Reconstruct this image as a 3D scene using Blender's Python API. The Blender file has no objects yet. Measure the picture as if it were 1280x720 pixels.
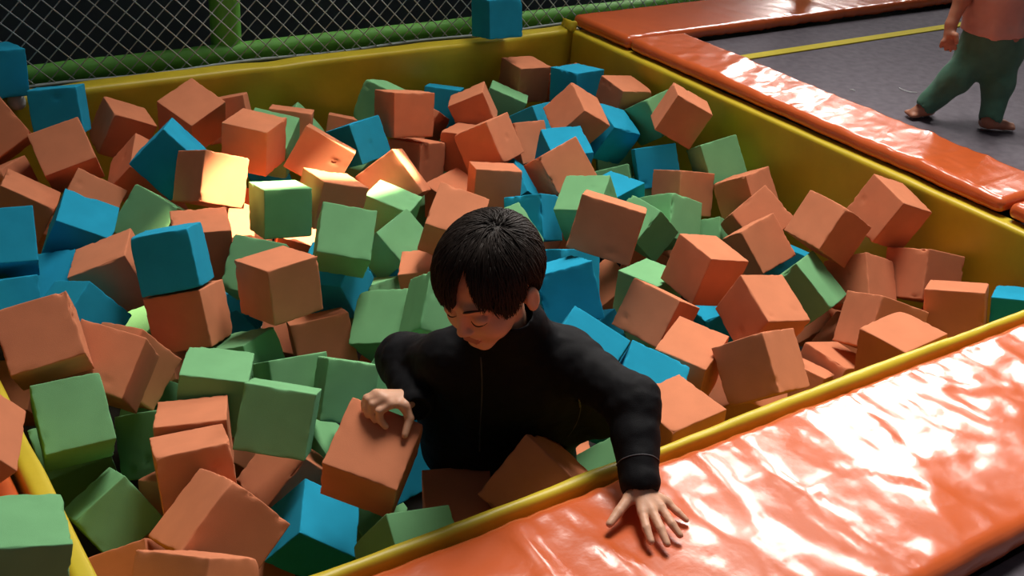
import bpy, bmesh, math
import numpy as np
from mathutils import Vector, Matrix, Quaternion
from mathutils.bvhtree import BVHTree

scene = bpy.context.scene
COL = scene.collection
rng = np.random.default_rng(11)

# ------------------------------------------------------------------ camera
F_PX, CAM_H = 1448.32, 1.30
AX = np.array([2301.352, -593.978, F_PX]); AX /= np.linalg.norm(AX)
AY = np.array([-1134.964, -865.891, F_PX]); AY /= np.linalg.norm(AY)
AZ = np.cross(AX, AY); AZ /= np.linalg.norm(AZ)
AY = np.cross(AZ, AX)
R = np.stack([AX, AY, AZ])                  # camera axes (right, down, forward) -> world
CAM = np.array([0, 0, CAM_H])
def at(px, py, depth):                      # point seen at a pixel, at a distance along the view axis
    return R @ (np.array([(px - 640) / F_PX, (py - 360) / F_PX, 1.0]) * depth) + CAM
def on_plane(px, py, z=0.0):
    r = R @ np.array([(px - 640) / F_PX, (py - 360) / F_PX, 1.0])
    return CAM + r * ((z - CAM_H) / r[2])
cam = bpy.data.cameras.new('camera'); cam_ob = bpy.data.objects.new('camera', cam); COL.objects.link(cam_ob)
M = Matrix.Identity(4)
for i in range(3):
    M[i][0], M[i][1], M[i][2], M[i][3] = R[i, 0], -R[i, 1], -R[i, 2], CAM[i]
cam_ob.matrix_world = M
cam.sensor_width = 36; cam.lens = F_PX / 1280 * 36; cam.clip_start = .02
scene.camera = cam_ob
vs = scene.view_settings
vs.view_transform = 'Standard'; vs.look = 'None'; vs.gamma = 1; vs.use_curve_mapping = False
vs.exposure = 0.0

# ------------------------------------------------------------------ helpers
def tag(o, label=None, cat=None, group=None, kind=None):
    if label: o['label'] = label
    if cat: o['category'] = cat
    if group: o['group'] = group
    if kind: o['kind'] = kind
    return o
def empty(name, loc, **k):
    o = bpy.data.objects.new(name, None); COL.objects.link(o); o.location = loc
    o.empty_display_size = .05
    return tag(o, **k)
def mesh_obj(name, verts, faces, mat, parent=None, smooth=True, loc=None):
    me = bpy.data.meshes.new(name)
    me.from_pydata([tuple(v) for v in verts], [], [tuple(f) for f in faces])
    me.materials.append(mat)
    if smooth: me.polygons.foreach_set('use_smooth', [True] * len(me.polygons))
    me.update()
    o = bpy.data.objects.new(name, me); COL.objects.link(o)
    if parent is not None:
        o.parent = parent
        o.matrix_parent_inverse = Matrix.Translation(-Vector(parent.location)) if parent.type == 'EMPTY' or loc is None else Matrix.Identity(4)
    return o
def hash3(i, j, k, s):
    h = (i * 374761393 + j * 668265263 + k * 2147483647 % 1000003 * 1274126177 + s * 974634777).astype(np.int64) & 0x7fffffff
    h = ((h ^ (h >> 13)) * 1274126177) & 0x7fffffff
    return ((h ^ (h >> 16)) & 0xffff) / 65535.0 * 2 - 1
def vnoise(P, s=0):
    P = np.asarray(P, float); f = np.floor(P).astype(np.int64); t = P - f; t = t * t * (3 - 2 * t)
    out = 0
    for a in (0, 1):
        for b in (0, 1):
            for c in (0, 1):
                w = (t[..., 0] if a else 1 - t[..., 0]) * (t[..., 1] if b else 1 - t[..., 1]) * (t[..., 2] if c else 1 - t[..., 2])
                out = out + w * hash3(f[..., 0] + a, f[..., 1] + b, f[..., 2] + c, s)
    return out
def fbm(P, s=0, o=3):
    return sum(vnoise(np.asarray(P) * 2 ** i, s + i) / 2 ** i for i in range(o))
def sstep(a, b, x):
    t = np.clip((x - a) / (b - a), 0, 1); return t * t * (3 - 2 * t)

# ------------------------------------------------------------------ materials
def mat(name, col, rough=.6, noise=0, nscale=40, bump=0, bscale=200, spec=.5, coat=0, sheen=0, metal=0, detail=4, col2=None, sss=0):
    m = bpy.data.materials.new(name); m.use_nodes = True
    nt = m.node_tree; b = nt.nodes['Principled BSDF']
    b.inputs['Base Color'].default_value = (*col, 1); b.inputs['Roughness'].default_value = rough
    b.inputs['Specular IOR Level'].default_value = spec; b.inputs['Metallic'].default_value = metal
    b.inputs['Coat Weight'].default_value = coat; b.inputs['Coat Roughness'].default_value = .09
    b.inputs['Sheen Weight'].default_value = sheen
    tc = nt.nodes.new('ShaderNodeTexCoord')
    if noise:
        n = nt.nodes.new('ShaderNodeTexNoise'); n.inputs['Scale'].default_value = nscale; n.inputs['Detail'].default_value = detail
        nt.links.new(tc.outputs['Object'], n.inputs['Vector'])
        r = nt.nodes.new('ShaderNodeValToRGB'); r.color_ramp.elements[0].position = .3; r.color_ramp.elements[1].position = .7
        c2 = col2 or tuple(min(1, c * (1 + noise)) for c in col)
        r.color_ramp.elements[0].color = (*[c * (1 - noise) for c in col], 1); r.color_ramp.elements[1].color = (*c2, 1)
        nt.links.new(n.outputs['Fac'], r.inputs['Fac']); nt.links.new(r.outputs['Color'], b.inputs['Base Color'])
    if bump:
        n2 = nt.nodes.new('ShaderNodeTexNoise'); n2.inputs['Scale'].default_value = bscale; n2.inputs['Detail'].default_value = 3
        nt.links.new(tc.outputs['Object'], n2.inputs['Vector'])
        bp = nt.nodes.new('ShaderNodeBump'); bp.inputs['Strength'].default_value = bump; bp.inputs['Distance'].default_value = .002
        nt.links.new(n2.outputs['Fac'], bp.inputs['Height']); nt.links.new(bp.outputs['Normal'], b.inputs['Normal'])
    if sss:
        b.inputs['Subsurface Weight'].default_value = sss; b.inputs['Subsurface Radius'].default_value = (.01, .004, .002)
    return m
FOAM = {'O': mat('orange_foam', (.62, .220, .112), 1, .05, 18, .16, 700, spec=.1),
        'G': mat('green_foam', (.18, .43, .20), 1, .05, 18, .16, 700, spec=.1),
        'B': mat('blue_foam', (.018, .32, .51), 1, .05, 18, .16, 700, spec=.1)}
VINYL = mat('orange_vinyl', (.63, .118, .030), .24, .05, 6, .18, 70, spec=.5, coat=.38)
YELLOW = mat('yellow_vinyl', (.62, .48, .028), .42, .08, 9, .3, 45, spec=.4)
MAT_BED = mat("black_trampoline_mesh", (.135, .12, .142), .85, .15, 30, .4, 900, spec=.15)
STRIPE = mat('yellow_stripe_paint', (.60, .50, .06), .85, .06, 30, spec=.1)
GREENPAD = mat('green_foam_pipe_cover', (.14, .46, .06), .6, .08, 12, .2, 90)
NET = mat('pale_net_twine', (.44, .50, .51), .8)
DARKWALL = mat('charcoal_wall', (.095, .115, .135), .9, .12, 2)
FLOOR = mat('dark_floor', (.03, .028, .028), .8, .1, 5)
PITFLOOR = mat('dark_pit_floor', (.014, .010, .009), .9, .1, 5)
SKIN = mat('skin', (.70, .38, .245), .5, .06, 30, .15, 500, spec=.4, sss=.15)
SKIN2 = mat('tanned_skin', (.42, .18, .11), .5, .06, 30, .15, 500, spec=.4)
LIP = mat('lip_skin', (.42, .14, .10), .45)
HAIR = mat('black_hair', (.020, .013, .010), .6, .3, 60, spec=.2)
BROW = mat('dark_brow_hair', (.03, .018, .012), .7)
JACKET = mat('black_jacket_fabric', (.0045, .0045, .006), .72, .15, 25, .35, 700, spec=.15)
SEAM = mat('grey_seam_thread', (.09, .09, .10), .7)
ZIPTAPE = mat('black_zip_tape', (.030, .030, .034), .6)
METAL = mat('dark_zip_metal', (.20, .20, .20), .35, metal=1)
PANTS = mat('green_cotton', (.06, .18, .12), .8, .12, 25, .3, 300, sheen=.1)
SHIRT = mat('peach_cotton', (.62, .33, .27), .85, .06, 20, .3, 400)
WHITE = mat('white_plastic', (.6, .62, .62), .4)
TROUSER = mat('dark_trouser_cloth', (.02, .02, .025), .8)

# ------------------------------------------------------------------ foam cubes
def foam_geo(size, seed):
    """A cut foam block: softly rounded, slightly warped, with nibbled edges and corners."""
    t = np.array([-1, -.985, -.96, -.91, -.83, -.73, -.62, -.5, -.375, -.25, -.125, 0, .125, .25, .375, .5, .62, .73, .83, .91, .96, .985, 1]); n = len(t)
    idx, P, faces = {}, [], []
    def vid(c):
        if c not in idx: idx[c] = len(P); P.append([t[c[0]], t[c[1]], t[c[2]]])
        return idx[c]
    for ax in range(3):
        for side in (0, n - 1):
            for i in range(n - 1):
                for j in range(n - 1):
                    q = []
                    for (a, b) in ((i, j), (i + 1, j), (i + 1, j + 1), (i, j + 1)):
                        c = [0, 0, 0]; c[ax] = side; c[(ax + 1) % 3] = a; c[(ax + 2) % 3] = b; q.append(vid(tuple(c)))
                    faces.append(q if side else q[::-1])
    P = np.array(P); h = np.array(size) / 2
    X = P * h
    r = .0020
    q = np.clip(X, -(h - r), h - r); d = X - q; L = np.linalg.norm(d, axis=1, keepdims=True)
    X = q + d / np.maximum(L, 1e-9) * r
    dist = h - np.abs(P * h); ds = np.sort(dist, axis=1)          # distance to faces: [0, edge, corner]
    nz = vnoise(X * 70 + seed * 7.3, seed) + .6 * vnoise(X * 190 + seed * 3.1, seed + 5)
    edge = np.exp(-ds[:, 1] / .006)
    broken = sstep(.30, .95, vnoise(X * 22 + seed * 1.7, seed + 9))
    chip = .0115 * edge * sstep(-.1, .9, nz) * (.22 + .9 * broken)
    corner = np.exp(-(ds[:, 1] + ds[:, 2]) / .016) * sstep(.25, .8, vnoise(np.sign(P) * 3.7 + seed * .9, seed + 3)) * .011
    inward = -X / np.linalg.norm(X, axis=1, keepdims=True)
    X = X + inward * (chip + corner)[:, None]
    bow = (1 - np.abs(P)).clip(0, 1)
    flat = np.abs(P) > .999
    for ax in range(3):
        o1, o2 = (ax + 1) % 3, (ax + 2) % 3
        amt = -.0010 * (.5 + .5 * math.sin(seed * 2.1 + ax)) * (1 - P[:, o1] ** 2) * (1 - P[:, o2] ** 2)
        X[:, ax] += np.where(flat[:, ax], np.sign(P[:, ax]) * amt, 0)
    w = np.stack([vnoise(X * 9 + 11 + seed, seed + 20 + a) for a in range(3)], 1)
    X = X + w * .0009 - inward * 0
    # a few small pits on the faces
    g = np.random.default_rng(seed)
    for _ in range(g.integers(0, 4)):
        ax = g.integers(3); c = g.uniform(-.8, .8, 3); c[ax] = g.choice([-1, 1]); c = c * h
        dd = np.linalg.norm(X - c, axis=1); X = X + inward * (.006 * np.exp(-(dd / .006) ** 2))[:, None]
    return X, faces

WIN_E, AMB, SUN, FILL_E = 22, .085, 26000, 62
DEBUG = False

# ------------------------------------------------------------------ padded slabs
def slab(lo, hi, r, step, disp=None, skip_bottom=False):
    """Rounded box made of a fine grid; disp(points, normals) -> offset along the normal."""
    lo = np.array(lo, float); hi = np.array(hi, float); c = (lo + hi) / 2; h = (hi - lo) / 2
    ns = [max(2, int(math.ceil((hi[i] - lo[i]) / step))) for i in range(3)]
    idx, P, faces = {}, [], []
    ticks = []
    for i in range(3):
        t = np.linspace(-h[i], h[i], ns[i] + 1)
        e = [r * .12, r * .35, r * .7, r * 1.05]
        t = np.unique(np.round(np.concatenate([t, [-h[i] + x for x in e if x < h[i]], [h[i] - x for x in e if x < h[i]]]), 5)); ticks.append(t)
    def vid(k):
        if k not in idx: idx[k] = len(P); P.append([ticks[0][k[0]], ticks[1][k[1]], ticks[2][k[2]]])
        return idx[k]
    for ax in range(3):
        a1, a2 = (ax + 1) % 3, (ax + 2) % 3
        for side in (0, len(ticks[ax]) - 1):
            if skip_bottom and ax == 2 and side == 0: continue
            for i in range(len(ticks[a1]) - 1):
                for j in range(len(ticks[a2]) - 1):
                    q = []
                    for (a, b) in ((i, j), (i + 1, j), (i + 1, j + 1), (i, j + 1)):
                        k = [0, 0, 0]; k[ax] = side; k[a1] = a; k[a2] = b; q.append(vid(tuple(k)))
                    faces.append(q if side else q[::-1])
    P = np.array(P); rr = np.minimum(r, h * .98)
    q = np.clip(P, -(h - rr), h - rr); d = P - q; L = np.linalg.norm(d / rr, axis=1, keepdims=True)
    N = d / np.maximum(np.linalg.norm(d, axis=1, keepdims=True), 1e-9)
    X = q + d / np.maximum(L, 1e-9) + c
    if disp is not None: X = X + N * disp(X, N)[:, None]
    return X, faces
def ridged(P, s): return (1 - np.abs(vnoise(P, s)) * 2.2).clip(0, 1) ** 2

# ------------------------------------------------------------------ the setting
def structure(o): o['kind'] = 'structure'; return o
def plain_box(name, lo, hi, m, parent=None):
    X, f = slab(lo, hi, .004, 10)
    return mesh_obj(name, X, f, m, parent, smooth=False)
structure(plain_box('floor', (-2.5, -2.0, -.80), (9.9, 10.6, -.70), FLOOR))
structure(plain_box('wall_back', (-2.5, 5.30, -.70), (5.2, 5.40, 3.4), DARKWALL))
structure(plain_box('wall_left', (-2.6, -2.0, -.70), (-2.5, 5.40, 3.4), DARKWALL))
# far hall wall with tall daylit windows beyond the trampolines
WX = 9.6
WIN = [(5.25, 7.1, 3.5, 6.9), (7.75, 8.85, 2.2, 7.5)]        # y from, y to, sill, head
def wall_strip(lo, hi):
    return slab((WX, lo[0], lo[1]), (WX + .15, hi[0], hi[1]), .004, 10)
vv, ff = [], []
def acc(g):
    o = sum(len(v) for v in vv); vv.append(g[0]); ff.extend([[i + o for i in q] for q in g[1]])
acc(wall_strip((-2, -.70), (5.25, 8.6))); acc(wall_strip((8.85, -.70), (10.6, 8.6))); acc(wall_strip((7.1, -.70), (7.75, 8.6)))
for y0, y1, z0, z1 in WIN: acc(wall_strip((y0, -.70), (y1, z0))); acc(wall_strip((y0, z1), (y1, 8.6)))
HALLWALL = mat('grey_hall_wall', (.30, .29, .28), .9, .06, 3)
structure(mesh_obj('wall_right', np.concatenate(vv), ff, HALLWALL, smooth=False))
PANE = bpy.data.materials.new('daylit_window_glass'); PANE.use_nodes = True
b = PANE.node_tree.nodes['Principled BSDF']; b.inputs['Base Color'].default_value = (.8, .8, .8, 1)
b.inputs['Emission Color'].default_value = (1.0, .95, .90, 1); b.inputs['Emission Strength'].default_value = WIN_E if 'WIN_E' in globals() else 16
FRAME = mat('grey_window_frame', (.25, .25, .25), .5)
for i, (y0, y1, WZ0, WZ1) in enumerate(WIN):
    w = structure(empty('window_%d' % (i + 1), (WX + .05, (y0 + y1) / 2, WZ0)))
    plain_box('window_pane', (WX + .06, y0, WZ0), (WX + .08, y1, WZ1), PANE, w)
    X, f = [], []
    for lo, hi in (((WX, y0, WZ0), (WX + .05, y0 + .05, WZ1)), ((WX, y1 - .05, WZ0), (WX + .05, y1, WZ1)), ((WX, y0 + .05, WZ0), (WX + .05, y1 - .05, WZ0 + .05)),
                   ((WX, y0 + .05, WZ1 - .05), (WX + .05, y1 - .05, WZ1)), ((WX + .01, y0 + .05, 4.6), (WX + .04, y1 - .05, 4.66))):
        g = slab(lo, hi, .004, 10); o = sum(len(x) for x in X); X.append(g[0]); f += [[k + o for k in q] for q in g[1]]
    mesh_obj('window_frame', np.concatenate(X), f, FRAME, w, smooth=False)

# ------------------------------------------------------------------ foam pit with yellow padded sides
X0, X1, Y0, Y1 = .3206, 2.927, 1.320, 3.741
pit = empty('foam_pit', (1.62, 2.53, -.68), label='sunken foam pit with yellow padded sides that holds all the foam cubes', cat='foam pit')
def soft(P, N, s=3, a=.004): return a * fbm(P * 5, s, 2)
mesh_obj('pit_bottom', *slab((X0 - .04, Y0 - .03, -.69), (X1 + .06, Y1 + .08, -.64), .004, 1), PITFLOOR, pit)
SIDES = [((X0 - .05, Y1, -.64), (X1 + .07, Y1 + .095, .0), 5),      # back
         ((X0 - .05, Y0 - .036, -.64), (X1 + .07, Y0, .0), 6),      # near
         ((X0 - .05, Y0, -.64), (X0, Y1, .0), 7),                   # left
         ((X1, Y0, -.64), (X1 + .07, Y1, .0), 8)]                   # right
for lo, hi, s in SIDES:
    def dsp(P, N, s=s):
        top = sstep(-.05, 0, P[:, 2])
        d = .004 * fbm(P * 4.2, s, 2) - .0045
        if s == 5: d = d - .006 * sstep(.3, 1, ridged(P * [1.6, 1, .6], 31)) * top - .007 * np.exp(-((P[:, 0] - 2.55) / .12) ** 2) * top
        if s == 6: d = d + .0012 * vnoise(P * 60, 3)
        return d
    mesh_obj('side_panel', *slab(lo, hi, .018 if s != 5 else .024, .03, dsp), YELLOW, pit)
# loose folded corner of the yellow cover
mesh_obj('corner_flap', *slab((X1 - .005, Y1 - .015, -.012), (X1 + .022, Y1 + .075, .034), .012, .01, lambda P, N: .010 * fbm(P * 22, 44, 3) - .004), YELLOW, pit)

# ------------------------------------------------------------------ orange vinyl pads
def pad_disp(fold, seam_axis, seam_pos, amp=.008, pleat=.003, pl_len=.035, s=1, diag=.35, inward=1):
    def d(P, N):
        up = N[:, 2].clip(0, 1)
        u = P[:, fold]; v = P[:, 1 - fold]
        Q = np.stack([u * 4.6 + v * diag * 4.6, v * .9, np.full(len(P), s * 1.0)], 1)
        h = amp * (1.0 * ridged(Q, s) + .45 * ridged(Q * [2.1, 1.7, 1], s + 3)) + amp * .25 * fbm(P * [4, 4, 1], s + 6, 2)
        Qc = np.stack([u * 9 + v * (diag * 9 + 4), v * 3.2, np.full(len(P), s * .7)], 1)
        h = h + amp * .34 * (1 - np.abs(vnoise(Qc, s + 21)) * 6).clip(0, 1) + amp * .22 * (1 - np.abs(vnoise(Qc * 2.3, s + 22)) * 6).clip(0, 1)
        Q2 = np.stack([u * 26 + v * 9, v * 6, np.zeros(len(P))], 1)
        h = h + amp * .16 * vnoise(Q2, s + 8) + amp * .13 * fbm(P * [34, 30, 10], s + 4, 2)
        dist = np.abs(P[:, seam_axis] - seam_pos)
        pl = vnoise(np.stack([u * 48, v * 3, np.zeros(len(P))], 1), s + 12)
        h = h + pleat * pl * np.exp(-dist / pl_len)
        h = h * sstep(.0, .05, dist + .012)
        side = 1 - up
        return h * up + side * (.003 * fbm(P * 9, s + 15, 2) + .5 * pleat * pl)
    return d
def pad(name, lo, hi, r, disp, step, label, hem=None):
    root = empty(name, ((lo[0] + hi[0]) / 2, (lo[1] + hi[1]) / 2, lo[2]), label=label, cat='safety pad', group='orange safety pads round the pit')
    mesh_obj('pad_cover', *slab(lo, hi, r, step, disp), VINYL, root)
    return root
pad('safety_pad', (-.9, .79, -.075), (2.945, 1.278, -.006), .030, pad_disp(0, 1, 1.283, .0068, .0034, .05, 1, -.16), .013,
    'wide glossy wrinkled orange pad in front of the pit, under the boy\'s left hand')
pad('safety_pad', (2.955, 1.69, .004), (3.235, 3.395, .052), .022, pad_disp(1, 0, 2.95, .0058, .0022, .05, 2, -.5), .012,
    'long orange pad along the right side of the pit, left of the trampoline')
pad('safety_pad', (2.955, 3.405, .004), (5.6, 3.77, .052), .022, pad_disp(0, 1, 3.40, .0016, .007, .022, 4, .2), .013,
    'orange pad at the top with a pleated shiny edge, behind the trampoline')
pad('safety_pad', (2.955, .79, .004), (3.6, 1.672, .052), .022, pad_disp(1, 0, 2.95, .005, .002, .05, 7, .4), .02,
    'orange pad end at the right picture edge, past the pinched seam of the long pad')
pad('safety_pad', (-.45, 1.295, -.075), (.262, 3.835, -.004), .022, pad_disp(1, 0, .27, .004, .002, .05, 9, .3), .03,
    'shaded orange pad left of the pit, mostly hidden under two foam cubes')

# ------------------------------------------------------------------ trampolines
tr = empty('trampoline', (4.5, 2.2, -.12), label='black trampoline bed with a yellow stripe that the barefoot child walks on', cat='trampoline')
mesh_obj('jumping_bed', *slab((3.242, -.4, -.03), (5.9, 3.398, -.004), .003, .12, lambda P, N: .002 * vnoise(P * 2, 3)), MAT_BED, tr)
mesh_obj('stripe', *slab((3.25, 3.135, -.0055), (5.85, 3.185, .0005), .002, .2), STRIPE, tr)
FRAMEM = mat('black_steel', (.02, .02, .02), .5)
mesh_obj('frame', *slab((2.999, -.4, -.10), (5.9, 3.77, -.036), .01, .5), FRAMEM, tr)
tr2 = empty('trampoline', (1.5, .1, -.2), label='dark trampoline bed showing at the bottom right corner below the near orange pad', cat='trampoline')
mesh_obj('jumping_bed', *slab((-.9, -1.6, -.11), (2.9, .80, -.084), .003, .2, lambda P, N: .002 * vnoise(P * 2, 3)), MAT_BED, tr2)
mesh_obj('frame', *slab((-.9, .3, -.16), (2.9, 1.27, -.115), .01, .5), FRAMEM, tr2)
# scraps on the trampoline
def tube(pts, rad, n=6, closed=False, taper=None):
    pts = np.array(pts, float); m = len(pts); V, Fc = [], []
    T = np.gradient(pts, axis=0); T /= np.maximum(np.linalg.norm(T, axis=1, keepdims=True), 1e-9)
    ref = np.array([0, 0, 1.0]) if abs(T[0][2]) < .9 else np.array([1.0, 0, 0])
    for i in range(m):
        a = np.cross(T[i], ref); a /= np.linalg.norm(a); b_ = np.cross(T[i], a)
        r = rad * (taper[i] if taper is not None else 1)
        for k in range(n):
            an = 2 * math.pi * k / n; V.append(pts[i] + r * (math.cos(an) * a + math.sin(an) * b_))
        ref = b_ if False else ref
    for i in range(m - 1):
        for k in range(n):
            Fc.append([i * n + k, i * n + (k + 1) % n, (i + 1) * n + (k + 1) % n, (i + 1) * n + k])
    Fc.append(list(range(n))[::-1]); Fc.append([(m - 1) * n + k for k in range(n)])
    return np.array(V), Fc
a = on_plane(1124, 110, .001); c = on_plane(1133, 116, .001); e = on_plane(1146, 116, .001)
arc = [a * (1 - t) ** 2 + 2 * c * t * (1 - t) + e * t ** 2 + [0, 0, .001] for t in np.linspace(0, 1, 10)]
tag(mesh_obj('thread_scrap', *tube(arc, .0016), WHITE), 'thin curved white thread lying on the trampoline left of the barefoot child', 'thread')
a = on_plane(1062, 112, .001); e = on_plane(1069, 114, .001)
tag(mesh_obj('lint_scrap', *tube([a + [0, 0, .001], (a + e) / 2 + [0, 0, .003], e + [0, 0, .001]], .002), WHITE), 'tiny pale speck of lint on the dark trampoline above the glossy pad', 'lint')

# ------------------------------------------------------------------ fence behind the pit
def joined(parts):
    V, Fc, o = [], [], 0
    for v, f in parts: V.append(v); Fc += [[i + o for i in q] for q in f]; o += len(v)
    return np.concatenate(V), Fc
NY = 3.862
fence = empty('safety_net', (2.4, NY, -.02), label='pale diamond safety net hanging behind the pit in front of the green frame', cat='net')
strands = []
cell = .066; x_lo, x_hi, z_lo, z_hi = -.6, 5.4, -.02, 2.0
tall = z_hi - z_lo
for s in (1, -1):
    k0 = int((x_lo - tall) / cell); k1 = int((x_hi + tall) / cell)
    for k in range(k0, k1):
        pts = []
        for t in np.linspace(0, 1, 15):
            x = k * cell + tall * t if s > 0 else k * cell + tall * (1 - t); z = z_lo + tall * t
            if x_lo <= x <= x_hi:
                pts.append((x + .004 * float(vnoise(np.array([x * 6, z * 6, s * 3.0]), 4)), NY + s * .002 + .012 * float(vnoise(np.array([x * 1.5, z * 1.5, .5]), 9)), z))
        if len(pts) > 1: strands.append(tube(pts, .0021, 4))
mesh_obj('net_mesh', *joined(strands), NET, fence)
rope = [(x, NY, z_lo + .004 * math.sin(x * 9)) for x in np.linspace(x_lo, x_hi, 60)]
mesh_obj('bottom_rope', *tube(rope, .006, 6), NET, fence)
gf = empty('fence_frame', (2.4, 3.95, -.5), label='green foam-covered pipe frame standing behind the safety net', cat='fence')
def pipe(name, a, b, r, s):
    a = np.array(a, float); b = np.array(b, float); n = max(2, int(np.linalg.norm(b - a) / .05))
    pts = [a + (b - a) * t for t in np.linspace(0, 1, n)]
    tp = [1 + .05 * float(vnoise(np.array([i * .7, s, .3]), s)) for i in range(n)]
    return mesh_obj(name, *tube(pts, r, 20, taper=tp), GREENPAD, gf)
pipe('rail', (-.6, 3.955, -.012), (5.4, 3.955, -.012), .036, 2)
for px, r in ((1.535, .054), (2.745, .030)):
    pipe('post', (px, 3.99 if r > .04 else 3.985, -.68), (px, 3.99 if r > .04 else 3.985, 2.1), r, 5)
pipe('post', (-.45, 3.99, -.68), (-.45, 3.99, 2.1), .054, 6); pipe('post', (4.6, 3.99, -.68), (4.6, 3.99, 2.1), .054, 7)
p = on_plane(22, 126, .045)
p = on_plane(21, 127, -.012)
sp, sf = slab(p - .027, p + .027, .027, .008, lambda P, N: .0015 * fbm(P * 30, 3, 2))
tag(mesh_obj('plastic_ball', sp, sf, WHITE), 'small whitish ball wedged behind the cubes at the far left corner of the pit', 'ball')

# ------------------------------------------------------------------ lights
w = bpy.data.worlds.new('hall_ambience'); scene.world = w; w.use_nodes = True
bg = w.node_tree.nodes['Background']; bg.inputs[0].default_value = (.88, .92, 1.0, 1); bg.inputs[1].default_value = AMB
def spot(name, loc, target, energy, size, blend, color, scale=None, radius=.05):
    l = bpy.data.lights.new(name, 'SPOT'); l.energy = energy; l.spot_size = size; l.spot_blend = blend; l.color = color; l.shadow_soft_size = radius
    o = bpy.data.objects.new(name, l); COL.objects.link(o)
    d = Vector(target) - Vector(loc); o.rotation_euler = d.to_track_quat('-Z', 'Y').to_euler(); o.location = loc
    if scale: o.scale = scale
    return o
tgt = np.array([1.44, 2.945, -.05]); Ld = np.array([.60, -.16, .78]); Ld /= np.linalg.norm(Ld)
sl = bpy.data.lights.new('sunbeam_lamp', 'SPOT'); sl.energy = SUN; sl.spot_size = math.radians(6.8); sl.spot_blend = .22; sl.color = (1.0, .79, .52); sl.shadow_soft_size = .03
so = bpy.data.objects.new('sunbeam_lamp', sl); COL.objects.link(so)
la = np.array([1, .20, 0]); la -= Ld * (la @ Ld); la /= np.linalg.norm(la); lx = np.cross(la, Ld)
Ms = Matrix.Identity(4)
for i in range(3): Ms[i][0], Ms[i][1], Ms[i][2], Ms[i][3] = lx[i] * .25, la[i], Ld[i], (tgt + Ld * 7)[i]
so.matrix_world = Ms
def area(name, loc, target, energy, sx, sy, color):
    l = bpy.data.lights.new(name, 'AREA'); l.shape = 'RECTANGLE'; l.size = sx; l.size_y = sy; l.energy = energy; l.color = color
    o = bpy.data.objects.new(name, l); COL.objects.link(o)
    o.rotation_euler = (Vector(target) - Vector(loc)).to_track_quat('-Z', 'Y').to_euler(); o.location = loc
    return o
cl = area('overhead_fill', (3.1, 3.2, 4.9), (1.95, 1.6, 0), FILL_E, 2.0, 2.0, (1.0, .93, .85))  # added fill from above to brighten the cube tops, not a known fixture
cl.data.spread = math.radians(64)

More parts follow.
